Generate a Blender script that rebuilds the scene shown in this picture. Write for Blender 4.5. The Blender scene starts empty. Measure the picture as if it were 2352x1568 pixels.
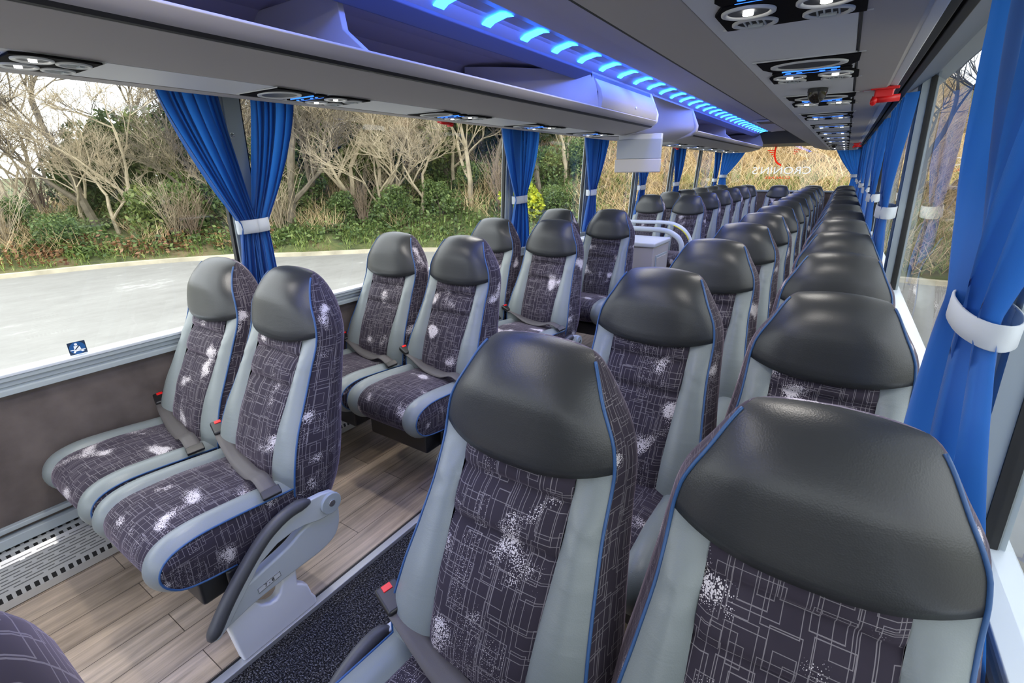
import bpy, bmesh, math, random
import numpy as np
from mathutils import Vector, Matrix
C = bpy.context.scene.collection
PI = math.pi
FZ = 1.31                      # camera height above the platform

# ------------------------------------------------------------------ helpers
def tag(o, label=None, cat=None, group=None, kind=None):
    if label: o['label'] = label
    if cat: o['category'] = cat
    if group: o['group'] = group
    if kind: o['kind'] = kind
    return o

def mesh_obj(name, verts, faces, mat, parent=None, uvs=None, smooth=True):
    me = bpy.data.meshes.new(name)
    me.from_pydata([tuple(v) for v in verts], [], faces)
    if uvs is not None:
        uvl = me.uv_layers.new(name='UVMap')
        li = np.empty(len(me.loops), dtype=np.int32); me.loops.foreach_get('vertex_index', li)
        uvl.data.foreach_set('uv', np.asarray(uvs, dtype=np.float32)[li].ravel())
    me.polygons.foreach_set('use_smooth', [smooth] * len(me.polygons))
    me.materials.append(mat)
    o = bpy.data.objects.new(name, me); C.objects.link(o)
    if parent: o.parent = parent
    return o

class MB:
    """collects shapes for ONE mesh"""
    def __init__(s): s.v = []; s.f = []; s.uv = []
    def add(s, v, f, uv=None):
        n = len(s.v); s.v += [tuple(p) for p in v]; s.f += [tuple(i + n for i in q) for q in f]
        s.uv += list(uv) if uv is not None else [(p[0] + p[1], p[2]) for p in v]
        return s
    def box(s, x0, x1, y0, y1, z0, z1):
        v = [(x, y, z) for x in (x0, x1) for y in (y0, y1) for z in (z0, z1)]
        return s.add(v, [(0, 1, 3, 2), (4, 6, 7, 5), (0, 4, 5, 1), (2, 3, 7, 6), (0, 2, 6, 4), (1, 5, 7, 3)])
    def grid(s, P, uv=None, flip=False):
        P = np.asarray(P, float); a, b = P.shape[:2]
        f = []
        for i in range(a - 1):
            for j in range(b - 1):
                q = (i * b + j, i * b + j + 1, (i + 1) * b + j + 1, (i + 1) * b + j)
                f.append(q[::-1] if flip else q)
        return s.add(P.reshape(-1, 3), f, None if uv is None else np.asarray(uv).reshape(-1, 2))
    def tube(s, pts, r, n=8, caps=True):
        pts = [Vector(p) for p in pts]; k = len(pts)
        rs = r if hasattr(r, '__len__') else [r] * k
        rings = []; up = None
        for i, p in enumerate(pts):
            t = (pts[min(i + 1, k - 1)] - pts[max(i - 1, 0)]).normalized()
            if up is None:
                up = Vector((0, 0, 1)) if abs(t.z) < .9 else Vector((1, 0, 0))
            a = t.cross(up).normalized(); b = a.cross(t).normalized(); up = b
            rings.append([p + (a * math.cos(2 * PI * j / n) + b * math.sin(2 * PI * j / n)) * rs[i] for j in range(n)])
        v = [q for R_ in rings for q in R_]
        f = [(i * n + j, i * n + (j + 1) % n, (i + 1) * n + (j + 1) % n, (i + 1) * n + j) for i in range(k - 1) for j in range(n)]
        if caps: f += [tuple(range(n))[::-1], tuple((k - 1) * n + j for j in range(n))]
        return s.add(v, f)
    def prism(s, poly, fn, a, b):
        """poly: 2D outline; fn(u, v, w) -> xyz, extruded w from a to b"""
        n = len(poly)
        v = [fn(p[0], p[1], a) for p in poly] + [fn(p[0], p[1], b) for p in poly]
        f = [tuple(range(n)), tuple(range(2 * n - 1, n - 1, -1))] + [(i, i + n, (i + 1) % n + n, (i + 1) % n) for i in range(n)]
        return s.add(v, f)
    def disc_ring(s, c, ra, rb, ez, n=28, sq=(1, 1), up=-1):
        """raised elliptical ring in the xy plane at c; inner radius ra, outer rb"""
        v = []; f = []
        prof = [(rb, 0), (rb * .97 + ra * .03, up * ez * .7), ((ra + rb) / 2, up * ez), (ra, up * ez * .4), (ra, -up * ez)]
        m = len(prof)
        for j in range(n):
            t = 2 * PI * j / n
            for r, z in prof: v.append((c[0] + r * math.cos(t) * sq[0], c[1] + r * math.sin(t) * sq[1], c[2] + z))
        for j in range(n):
            k = (j + 1) % n
            for i in range(m - 1): f.append((j * m + i, k * m + i, k * m + i + 1, j * m + i + 1))
        return s.add(v, f)
    def disc(s, c, r, n=24, sq=(1, 1)):
        v = [(c[0] + r * math.cos(2 * PI * j / n) * sq[0], c[1] + r * math.sin(2 * PI * j / n) * sq[1], c[2]) for j in range(n)]
        return s.add(v, [tuple(range(n))])
    def build(s, name, mat, parent=None, smooth=False, bevel=0, seg=2, angle=35, merge=False):
        o = mesh_obj(name, s.v, s.f, mat, parent, s.uv, smooth)
        bm = bmesh.new(); bm.from_mesh(o.data)
        if merge: bmesh.ops.remove_doubles(bm, verts=bm.verts, dist=1e-5)
        bmesh.ops.recalc_face_normals(bm, faces=bm.faces)
        bm.to_mesh(o.data); bm.free()
        if bevel:
            m = o.modifiers.new('bev', 'BEVEL'); m.width = bevel; m.segments = seg; m.limit_method = 'ANGLE'; m.angle_limit = math.radians(angle)
        if bevel or not smooth:
            if bevel:
                o.data.polygons.foreach_set('use_smooth', [True] * len(o.data.polygons))
                m = o.modifiers.new('wn', 'WEIGHTED_NORMAL')
        return o

def empty(name, loc=(0, 0, 0)):
    o = bpy.data.objects.new(name, None); o.empty_display_size = .1; o.location = loc; C.objects.link(o); return o

def copy_tree(o, parent=None):
    c = o.copy(); C.objects.link(c)
    if parent: c.parent = parent
    for ch in list(o.children): copy_tree(ch, c)
    return c

def interp(tab, z):
    """smooth (Catmull-Rom/pchip-like) interpolation"""
    xs = [t[0] for t in tab]; ys = [t[1] for t in tab]
    if z <= xs[0]: return ys[0]
    if z >= xs[-1]: return ys[-1]
    i = max(j for j in range(len(xs)) if xs[j] <= z); i = min(i, len(xs) - 2)
    def m(k):
        if k == 0: return (ys[1] - ys[0]) / (xs[1] - xs[0])
        if k == len(xs) - 1: return (ys[-1] - ys[-2]) / (xs[-1] - xs[-2])
        a = (ys[k] - ys[k - 1]) / (xs[k] - xs[k - 1]); b = (ys[k + 1] - ys[k]) / (xs[k + 1] - xs[k])
        return 0 if a * b <= 0 else 2 * a * b / (a + b)
    h = xs[i + 1] - xs[i]; t = (z - xs[i]) / h
    return (2*t**3 - 3*t*t + 1) * ys[i] + (t**3 - 2*t*t + t) * h * m(i) + (-2*t**3 + 3*t*t) * ys[i+1] + (t**3 - t*t) * h * m(i+1)

def spline(pts, n):
    """Catmull-Rom through points"""
    P = [Vector(p) for p in pts]; P = [P[0] * 2 - P[1]] + P + [P[-1] * 2 - P[-2]]
    out = []; k = len(P) - 3
    for a in range(n):
        t = a / (n - 1) * k; i = min(int(t), k - 1); t -= i
        p0, p1, p2, p3 = P[i:i + 4]
        out.append(.5 * ((2 * p1) + (p2 - p0) * t + (2 * p0 - 5 * p1 + 4 * p2 - p3) * t * t + (3 * p1 - p0 - 3 * p2 + p3) * t ** 3))
    return out

def sst(a, b, x):
    t = min(1, max(0, (x - a) / (b - a))); return t * t * (3 - 2 * t)

# ------------------------------------------------------------------ materials
def newmat(name):
    m = bpy.data.materials.new(name); m.use_nodes = True
    nt = m.node_tree; return m, nt, nt.nodes['Principled BSDF']

def N(nt, t, **kw):
    n = nt.nodes.new(t)
    for k, v in kw.items():
        if k == 'inp':
            for a, b in v.items(): n.inputs[a].default_value = b
        else: setattr(n, k, v)
    return n

def math_n(nt, op, a, b=None, c=None):
    n = nt.nodes.new('ShaderNodeMath'); n.operation = op
    for i, x in enumerate((a, b, c)):
        if x is None: continue
        if isinstance(x, (int, float)): n.inputs[i].default_value = x
        else: nt.links.new(x, n.inputs[i])
    return n.outputs[0]

def simple(name, col, rough=.5, metal=0, bump=0, bscale=200, var=0, vscale=6, coord='Object', spec=.5, sheen=0, bdist=.001):
    m, nt, p = newmat(name)
    p.inputs['Base Color'].default_value = (*col, 1); p.inputs['Roughness'].default_value = rough; p.inputs['Metallic'].default_value = metal
    p.inputs['Specular IOR Level'].default_value = spec
    if sheen: p.inputs['Sheen Weight'].default_value = sheen
    tc = N(nt, 'ShaderNodeTexCoord')
    if bump:
        no = N(nt, 'ShaderNodeTexNoise', inp={'Scale': bscale, 'Detail': 3.0}); nt.links.new(tc.outputs[coord], no.inputs['Vector'])
        b = N(nt, 'ShaderNodeBump', inp={'Strength': bump, 'Distance': bdist}); nt.links.new(no.outputs['Fac'], b.inputs['Height']); nt.links.new(b.outputs['Normal'], p.inputs['Normal'])
    if var:
        no = N(nt, 'ShaderNodeTexNoise', inp={'Scale': vscale, 'Detail': 4.0}); nt.links.new(tc.outputs[coord], no.inputs['Vector'])
        r = N(nt, 'ShaderNodeMapRange', inp={'From Min': .3, 'From Max': .7, 'To Min': 1 - var, 'To Max': 1 + var}); nt.links.new(no.outputs['Fac'], r.inputs['Value'])
        mx = N(nt, 'ShaderNodeVectorMath', operation='SCALE'); mx.inputs[0].default_value = col; nt.links.new(r.outputs[0], mx.inputs['Scale'])
        nt.links.new(mx.outputs[0], p.inputs['Base Color'])
    return m

def emis(name, col, s):
    m, nt, p = newmat(name)
    p.inputs['Base Color'].default_value = (*col, 1); p.inputs['Emission Color'].default_value = (*col, 1); p.inputs['Emission Strength'].default_value = s
    return m

def leather(name, col, rough, wrinkle):
    m, nt, p = newmat(name)
    p.inputs['Base Color'].default_value = (*col, 1); p.inputs['Roughness'].default_value = rough
    tc = N(nt, 'ShaderNodeTexCoord')
    v = N(nt, 'ShaderNodeTexVoronoi', inp={'Scale': 420.0}); nt.links.new(tc.outputs['Object'], v.inputs['Vector'])
    b1 = N(nt, 'ShaderNodeBump', inp={'Strength': .22, 'Distance': .0006}); nt.links.new(v.outputs['Distance'], b1.inputs['Height'])
    mp = N(nt, 'ShaderNodeMapping'); mp.inputs['Scale'].default_value = (7, 7, 42); nt.links.new(tc.outputs['Object'], mp.inputs['Vector'])
    w = N(nt, 'ShaderNodeTexNoise', inp={'Scale': 1.0, 'Detail': 2.0, 'Distortion': .8}); nt.links.new(mp.outputs[0], w.inputs['Vector'])
    b2 = N(nt, 'ShaderNodeBump', inp={'Strength': wrinkle, 'Distance': .006}); nt.links.new(w.outputs['Fac'], b2.inputs['Height'])
    nt.links.new(b1.outputs[0], b2.inputs['Normal']); nt.links.new(b2.outputs[0], p.inputs['Normal'])
    return m

def rect_group():
    g = bpy.data.node_groups.new('rect_layer', 'ShaderNodeTree')
    for n_, t in (('UV', 'NodeSocketVector'), ('CX', 'NodeSocketFloat'), ('CY', 'NodeSocketFloat'), ('OFF', 'NodeSocketFloat'), ('W', 'NodeSocketFloat')):
        g.interface.new_socket(n_, in_out='INPUT', socket_type=t)
    for n_ in ('Line', 'Fill'): g.interface.new_socket(n_, in_out='OUTPUT', socket_type='NodeSocketFloat')
    i = g.nodes.new('NodeGroupInput'); o = g.nodes.new('NodeGroupOutput'); M = lambda *a: math_n(g, *a)
    s = N(g, 'ShaderNodeSeparateXYZ'); g.links.new(i.outputs['UV'], s.inputs[0])
    u = M('ADD', M('DIVIDE', s.outputs[0], i.outputs['CX']), i.outputs['OFF'])
    fu = M('FLOOR', u)
    st = N(g, 'ShaderNodeTexWhiteNoise', noise_dimensions='2D'); cc = N(g, 'ShaderNodeCombineXYZ'); g.links.new(fu, cc.inputs[0]); g.links.new(i.outputs['OFF'], cc.inputs[1]); g.links.new(cc.outputs[0], st.inputs['Vector'])
    v = M('ADD', M('ADD', M('DIVIDE', s.outputs[1], i.outputs['CY']), i.outputs['OFF']), M('MULTIPLY', st.outputs['Value'], 5.0))
    fv = M('FLOOR', v); lu = M('SUBTRACT', u, fu); lv = M('SUBTRACT', v, fv)
    wn = N(g, 'ShaderNodeTexWhiteNoise', noise_dimensions='3D'); c2 = N(g, 'ShaderNodeCombineXYZ'); g.links.new(fu, c2.inputs[0]); g.links.new(fv, c2.inputs[1]); g.links.new(i.outputs['OFF'], c2.inputs[2]); g.links.new(c2.outputs[0], wn.inputs['Vector'])
    r = N(g, 'ShaderNodeSeparateColor'); g.links.new(wn.outputs['Color'], r.inputs[0])
    hx = M('MULTIPLY_ADD', r.outputs[0], .27, .2); hy = M('MULTIPLY_ADD', r.outputs[1], .25, .22)
    cx = M('MULTIPLY_ADD', M('SUBTRACT', r.outputs[2], .5), M('SUBTRACT', .96, M('MULTIPLY', hx, 2.0)), .5)
    cy = M('MULTIPLY_ADD', M('SUBTRACT', wn.outputs['Value'], .5), M('SUBTRACT', .96, M('MULTIPLY', hy, 2.0)), .5)
    dx = M('MULTIPLY', M('SUBTRACT', M('ABSOLUTE', M('SUBTRACT', lu, cx)), hx), i.outputs['CX'])
    dy = M('MULTIPLY', M('SUBTRACT', M('ABSOLUTE', M('SUBTRACT', lv, cy)), hy), i.outputs['CY'])
    d = M('MAXIMUM', dx, dy)
    g.links.new(M('LESS_THAN', M('ABSOLUTE', d), i.outputs['W']), o.inputs['Line'])
    g.links.new(M('MULTIPLY', M('LESS_THAN', d, 0.0), M('GREATER_THAN', r.outputs[2], .94)), o.inputs['Fill'])
    return g
RG = rect_group()

def fabric(name, lines=1.0, rotate=False):
    m, nt, p = newmat(name); M = lambda *a: math_n(nt, *a)
    tc = N(nt, 'ShaderNodeTexCoord'); uv = tc.outputs['UV']
    oi = N(nt, 'ShaderNodeObjectInfo')
    ad = N(nt, 'ShaderNodeVectorMath', operation='MULTIPLY_ADD'); ad.inputs[1].default_value = (3.7, 9.1, 0)
    cb = N(nt, 'ShaderNodeCombineXYZ'); nt.links.new(oi.outputs['Random'], cb.inputs[0]); nt.links.new(oi.outputs['Random'], cb.inputs[1])
    nt.links.new(cb.outputs[0], ad.inputs[0]); nt.links.new(uv, ad.inputs[2]); uvo = ad.outputs[0]
    ls = []; fs = []
    for k, (cx, cy, off) in enumerate(((.062, .115, 3.3), (.045, .075, 11.7), (.080, .062, 23.1), (.050, .15, 37.9))):
        g = N(nt, 'ShaderNodeGroup'); g.node_tree = RG; nt.links.new(uvo, g.inputs['UV'])
        g.inputs['CX'].default_value = cx; g.inputs['CY'].default_value = cy; g.inputs['OFF'].default_value = off; g.inputs['W'].default_value = .00055
        ls.append(g.outputs['Line']); fs.append(g.outputs['Fill'])
    line = M('MAXIMUM', M('MAXIMUM', ls[0], ls[1]), M('MAXIMUM', ls[2], ls[3]))
    fill = M('MAXIMUM', M('MAXIMUM', fs[0], fs[1]), fs[3])
    no = N(nt, 'ShaderNodeTexNoise', inp={'Scale': 9.0, 'Detail': 1.0}); nt.links.new(uvo, no.inputs['Vector'])
    vo0 = N(nt, 'ShaderNodeTexVoronoi', distance='CHEBYCHEV', inp={'Scale': 28.0}); nt.links.new(uvo, vo0.inputs['Vector'])
    bl = N(nt, 'ShaderNodeMapRange', inp={'From Min': .61, 'From Max': .76, 'To Min': 0.0, 'To Max': 1.0})
    nt.links.new(M('SUBTRACT', M('ADD', no.outputs['Fac'], .1), M('MULTIPLY', vo0.outputs['Distance'], .12)), bl.inputs['Value'])
    vo = N(nt, 'ShaderNodeTexVoronoi', inp={'Scale': 420.0, 'Randomness': .8}); nt.links.new(uvo, vo.inputs['Vector'])
    amt = M('MAXIMUM', bl.outputs[0], M('MULTIPLY', fill, .34))
    dots = M('LESS_THAN', M('DIVIDE', vo.outputs['Distance'], .95), M('MULTIPLY', amt, .76))
    ln = M('MULTIPLY', line, .25 * lines)
    tot = M('MAXIMUM', ln, M('MULTIPLY', dots, .95))
    nz = N(nt, 'ShaderNodeTexNoise', inp={'Scale': 14.0, 'Detail': 3.0}); nt.links.new(uvo, nz.inputs['Vector'])
    ba = N(nt, 'ShaderNodeMixRGB'); ba.inputs[1].default_value = (.022, .018, .027, 1); ba.inputs[2].default_value = (.042, .035, .050, 1); nt.links.new(nz.outputs['Fac'], ba.inputs[0])
    mx = N(nt, 'ShaderNodeMixRGB'); nt.links.new(tot, mx.inputs[0]); nt.links.new(ba.outputs[0], mx.inputs[1]); mx.inputs[2].default_value = (.62, .58, .60, 1)
    nt.links.new(mx.outputs[0], p.inputs['Base Color']); p.inputs['Roughness'].default_value = .85
    p.inputs['Sheen Weight'].default_value = .35; p.inputs['Sheen Tint'].default_value = (.75, .62, .8, 1); p.inputs['Sheen Roughness'].default_value = .35
    p.inputs['Specular IOR Level'].default_value = .2
    return m

def stripes(name, c1, c2, axis, width, duty, rough=.4, metal=0.0):
    """alternating strips along an object axis"""
    m, nt, p = newmat(name)
    tc = N(nt, 'ShaderNodeTexCoord'); s = N(nt, 'ShaderNodeSeparateXYZ'); nt.links.new(tc.outputs['Object'], s.inputs[0])
    f = math_n(nt, 'FRACT', math_n(nt, 'DIVIDE', s.outputs[axis], width)); g = math_n(nt, 'LESS_THAN', f, duty)
    mx = N(nt, 'ShaderNodeMixRGB'); mx.inputs[1].default_value = (*c1, 1); mx.inputs[2].default_value = (*c2, 1); nt.links.new(g, mx.inputs[0])
    nt.links.new(mx.outputs[0], p.inputs['Base Color']); p.inputs['Roughness'].default_value = rough; p.inputs['Metallic'].default_value = metal
    return m

def wood():
    m, nt, p = newmat('wood_plank')
    tc = N(nt, 'ShaderNodeTexCoord')
    mp = N(nt, 'ShaderNodeMapping'); mp.inputs['Rotation'].default_value = (0, 0, PI / 2); nt.links.new(tc.outputs['Object'], mp.inputs['Vector'])
    b = N(nt, 'ShaderNodeTexBrick', inp={'Scale': 1.0, 'Mortar Size': .0012, 'Brick Width': .9, 'Row Height': .11, 'Color1': (.40, .31, .23, 1), 'Color2': (.56, .45, .34, 1), 'Mortar': (.10, .075, .055, 1)})
    b.offset = .37; nt.links.new(mp.outputs[0], b.inputs['Vector'])
    m2 = N(nt, 'ShaderNodeMapping'); m2.inputs['Scale'].default_value = (38, 2.2, 1); nt.links.new(tc.outputs['Object'], m2.inputs['Vector'])
    n = N(nt, 'ShaderNodeTexNoise', inp={'Scale': 1.0, 'Detail': 6.0, 'Roughness': .65, 'Distortion': .6}); nt.links.new(m2.outputs[0], n.inputs['Vector'])
    r = N(nt, 'ShaderNodeMapRange', inp={'From Min': .3, 'From Max': .7, 'To Min': .55, 'To Max': 1.3}); nt.links.new(n.outputs['Fac'], r.inputs['Value'])
    n2 = N(nt, 'ShaderNodeTexNoise', inp={'Scale': 5.0, 'Detail': 3.0}); nt.links.new(tc.outputs['Object'], n2.inputs['Vector'])
    r2 = N(nt, 'ShaderNodeMapRange', inp={'From Min': .3, 'From Max': .7, 'To Min': .8, 'To Max': 1.15}); nt.links.new(n2.outputs['Fac'], r2.inputs['Value'])
    v = N(nt, 'ShaderNodeVectorMath', operation='SCALE'); nt.links.new(b.outputs['Color'], v.inputs[0]); nt.links.new(math_n(nt, 'MULTIPLY', r.outputs[0], r2.outputs[0]), v.inputs['Scale'])
    nt.links.new(v.outputs[0], p.inputs['Base Color']); p.inputs['Roughness'].default_value = .42
    return m

def carpet():
    m, nt, p = newmat('aisle_carpet')
    tc = N(nt, 'ShaderNodeTexCoord')
    mp = N(nt, 'ShaderNodeMapping'); mp.inputs['Scale'].default_value = (150, 260, 1); nt.links.new(tc.outputs['Object'], mp.inputs['Vector'])
    n = N(nt, 'ShaderNodeTexNoise', inp={'Scale': 1.0, 'Detail': 3.0, 'Roughness': .8}); nt.links.new(mp.outputs[0], n.inputs['Vector'])
    r = N(nt, 'ShaderNodeValToRGB'); r.color_ramp.elements[0].position = .50; r.color_ramp.elements[0].color = (.006, .006, .007, 1); r.color_ramp.elements[1].position = .78; r.color_ramp.elements[1].color = (.42, .42, .43, 1)
    nt.links.new(n.outputs['Fac'], r.inputs[0]); nt.links.new(r.outputs[0], p.inputs['Base Color'])
    s = N(nt, 'ShaderNodeSeparateXYZ'); nt.links.new(tc.outputs['Object'], s.inputs[0])
    w = math_n(nt, 'SINE', math_n(nt, 'MULTIPLY', s.outputs[0], 2 * PI / .006))
    b = N(nt, 'ShaderNodeBump', inp={'Strength': .6, 'Distance': .003}); nt.links.new(math_n(nt, 'ADD', w, math_n(nt, 'MULTIPLY', n.outputs['Fac'], 2.0)), b.inputs['Height']); nt.links.new(b.outputs[0], p.inputs['Normal'])
    p.inputs['Roughness'].default_value = .95; p.inputs['Specular IOR Level'].default_value = .15
    return m

def glass(name, tint=(.93, .97, .96), refl=1.0):
    m, nt, p = newmat(name); nt.nodes.remove(p)
    out = nt.nodes['Material Output']; t = N(nt, 'ShaderNodeBsdfTransparent'); t.inputs[0].default_value = (*tint, 1)
    g = N(nt, 'ShaderNodeBsdfGlossy'); g.inputs['Roughness'].default_value = .0; g.inputs['Color'].default_value = (1, 1, 1, 1)
    f = N(nt, 'ShaderNodeFresnel', inp={'IOR': 1.45}); mx = N(nt, 'ShaderNodeMixShader')
    nt.links.new(math_n(nt, 'MULTIPLY', f.outputs[0], 1.5 * refl), mx.inputs[0]); nt.links.new(t.outputs[0], mx.inputs[1]); nt.links.new(g.outputs[0], mx.inputs[2]); nt.links.new(mx.outputs[0], out.inputs[0])
    return m

def cloth(name, col, trans=.35):
    m, nt, p = newmat(name)
    out = nt.nodes['Material Output']
    p.inputs['Base Color'].default_value = (*col, 1); p.inputs['Roughness'].default_value = .6; p.inputs['Sheen Weight'].default_value = .25
    tc = N(nt, 'ShaderNodeTexCoord'); no = N(nt, 'ShaderNodeTexNoise', inp={'Scale': 900.0}); nt.links.new(tc.outputs['Object'], no.inputs['Vector'])
    b = N(nt, 'ShaderNodeBump', inp={'Strength': .2, 'Distance': .0006}); nt.links.new(no.outputs['Fac'], b.inputs['Height']); nt.links.new(b.outputs[0], p.inputs['Normal'])
    t = N(nt, 'ShaderNodeBsdfTranslucent'); t.inputs[0].default_value = (*[min(1, c * 1.5) for c in col], 1)
    mx = N(nt, 'ShaderNodeMixShader'); mx.inputs[0].default_value = trans
    nt.links.new(p.outputs[0], mx.inputs[1]); nt.links.new(t.outputs[0], mx.inputs[2]); nt.links.new(mx.outputs[0], out.inputs[0])
    return m

M_head = leather('black_leather', (.028, .030, .032), .36, .05)
M_bolster = leather('grey_leather', (.195, .224, .228), .38, .13)
M_fab = fabric('patterned_fabric')
M_pipe = simple('blue_piping', (.028, .088, .23), .4)
M_plate = simple('light_plastic', (.50, .54, .55), .35)
M_white = simple('white_plastic', (.84, .86, .90), .3)
M_pad = simple('dark_rubber', (.055, .057, .062), .45, bump=.15, bscale=900)
M_black = simple('black_plastic', (.012, .012, .014), .4); M_platb = simple('black_panel', (.010, .009, .010), .75, spec=.04)
M_belt = simple('belt_webbing', (.085, .078, .078), .6, bump=.3, bscale=700)
M_metal = simple('steel', (.6, .6, .6), .25, 1)
M_red = simple('red_plastic', (.75, .01, .012), .35)
M_alu = simple('aluminium', (.42, .43, .44), .5, .5)
M_sillw = simple('sill_white', (.70, .75, .80), .35, .2)
M_frame = simple('frame_grey', (.36, .41, .43), .45)
M_felt = simple('wall_felt', (.125, .105, .098), .95, bump=.4, bscale=800, var=.25, vscale=9, spec=.2)
M_rack = simple('rack_grey', (.42, .395, .385), .75, bump=.12, bscale=900)
M_rackl = simple('rack_pale_grey', (.66, .67, .69), .5, bump=.12, bscale=900)
M_rackin = simple('rack_lining', (.36, .32, .34), .8, bump=.12, bscale=700)
M_ceil = simple('ceiling_lining', (.50, .475, .48), .85, bump=.15, bscale=800)
M_blueg = simple('header_panel', (.085, .095, .15), .6)
M_ring = simple('pale_ring', (.62, .63, .62), .35)
M_lampg = emis('reading_lamp_glow', (1.0, .97, .90), 9)
M_btn = emis('button_glow', (.04, .22, 1.0), .9)
M_led = emis('led_glow', (.015, .17, 1.0), 9)
M_curt = cloth('blue_curtain', (.017, .115, .40), .40)
M_tie = cloth('white_tie', (.62, .66, .70), .15)
M_wood = wood(); M_carpet = carpet()
M_glass = glass('window_glass', refl=.75); M_glassr = glass('window_glass_clear', refl=.42)
M_rub = simple('black_rubber', (.01, .01, .01), .6)
M_dark = simple('dark_trim', (.03, .033, .038), .5)

def heater_mat(name, axis_u=1):
    """punched aluminium: rows of slots"""
    m, nt, p = newmat(name); M = lambda *a: math_n(nt, *a)
    tc = N(nt, 'ShaderNodeTexCoord'); s = N(nt, 'ShaderNodeSeparateXYZ'); nt.links.new(tc.outputs['UV'], s.inputs[0])
    u, v = s.outputs[0], s.outputs[1]           # u along the casing (m), v over its girth (m)
    def slots(v0, v1, du, duty, off=0.0):
        inr = M('MULTIPLY', M('GREATER_THAN', v, v0), M('LESS_THAN', v, v1))
        return M('MULTIPLY', inr, M('LESS_THAN', M('FRACT', M('ADD', M('DIVIDE', u, du), off)), duty))
    rows = [slots(.012, .030, .022, .55), slots(.052, .066, .022, .5, .3), slots(.176, .194, .022, .55)]
    for k in range(9): rows.append(M('MULTIPLY', slots(.078 + k * .0102, .0815 + k * .0102, .085, .86, .37 * k), .75))
    t = rows[0]
    for r in rows[1:]: t = M('MAXIMUM', t, r)
    mx = N(nt, 'ShaderNodeMixRGB'); nt.links.new(t, mx.inputs[0]); mx.inputs[1].default_value = (.60, .61, .60, 1); mx.inputs[2].default_value = (.008, .008, .008, 1)
    nt.links.new(mx.outputs[0], p.inputs['Base Color']); p.inputs['Roughness'].default_value = .35
    nt.links.new(M('MULTIPLY', M('SUBTRACT', 1.0, t), .6), p.inputs['Metallic'])
    return m
M_heat = heater_mat('punched_aluminium')

# ------------------------------------------------------------------ the seat
ZT = 1.030
YE = [(.30, -.165), (.38, -.178), (.46, -.170), (.56, -.138), (.65, -.092), (.75, -.042), (.84, -.006), (.90, .002), (.97, .010), (1.05, .02)]
HW = [(.30, .165), (.34, .190), (.40, .207), (.47, .212), (.56, .202), (.66, .188), (.76, .178), (.84, .177), (.88, .172), (.93, .158), (.98, .142), (1.05, .125)]
YB = [(.30, -.02), (.45, .03), (.6, .065), (.75, .10), (.86, .125), (.95, .128), (1.05, .125)]
def arch(p): return (p[0], p[1], p[2] - 1.15 * p[0] ** 2 * sst(.88, 1.0, p[2]))
def capf(z):
    t = max(0, (z - .925) / (ZT - .925)); return math.sqrt(max(0, 1 - min(1, t) ** 2))
def ye(z): c = capf(z); return .07 + (interp(YE, z) - .07) * c
def yb(z): c = capf(z); return .07 + (interp(YB, z) - .07) * c
def hw(z): c = capf(z); return interp(HW, z) * (.74 + .26 * c)
def seam(s): return .844 - .026 * (1 - abs(s) ** 2.2)
def groove(z):
    g = .016 * (math.exp(-(abs(z - .775) / .010) ** 1.3) + math.exp(-(abs(z - .690) / .010) ** 1.3))
    if .69 < z < .775: g -= .007 * math.sin(PI * (z - .69) / .085)
    if .775 < z: g -= .006 * math.sin(PI * min(1, (z - .775) / .06))
    return g + .0015 * math.sin(z * 60)
def PSz(z): return (.116 - .012 * sst(.8, .4, z)) / max(.05, hw(z))     # panel/bolster boundary as a share of the half-width
def front(s, z, kind):
    a = abs(s); e = ye(z); h = hw(z); c = capf(z)
    if kind == 'head':
        k = min(1, max(0, (z - seam(s)) / .03)); rise = math.sqrt(max(0, 1 - (1 - k) ** 2))
        y = e - (.032 * (1 - a ** 3.2) + .008 * rise * (1 - a ** 6)) * c
        return (s * h, y, z)
    PS = PSz(z); fade = .25 + .75 * sst(0, .10, seam(s) - z)
    if kind == 'panel': y = e - .012 - .004 * (1 - (a / PS) ** 4) + groove(z) * (1 - .55 * (a / PS) ** 6) + .006 * sst(PS * .9, PS, a)
    else:
        q = (a - PS) / (1 - PS); y = e - .006 * (1 - q) - (.020 * max(0, math.sin(PI * min(1, max(0, q)))) ** .8) * fade
        y += .0022 * math.sin(z * 230 + 4 * q + 2 * math.sin(z * 90)) * math.exp(-((z - .745) / .05) ** 2) * math.sin(PI * min(1, max(0, q)))
    lim = sst(.30, .36, z)
    return (s * h, y + (1 - lim) * .03, z)

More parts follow.
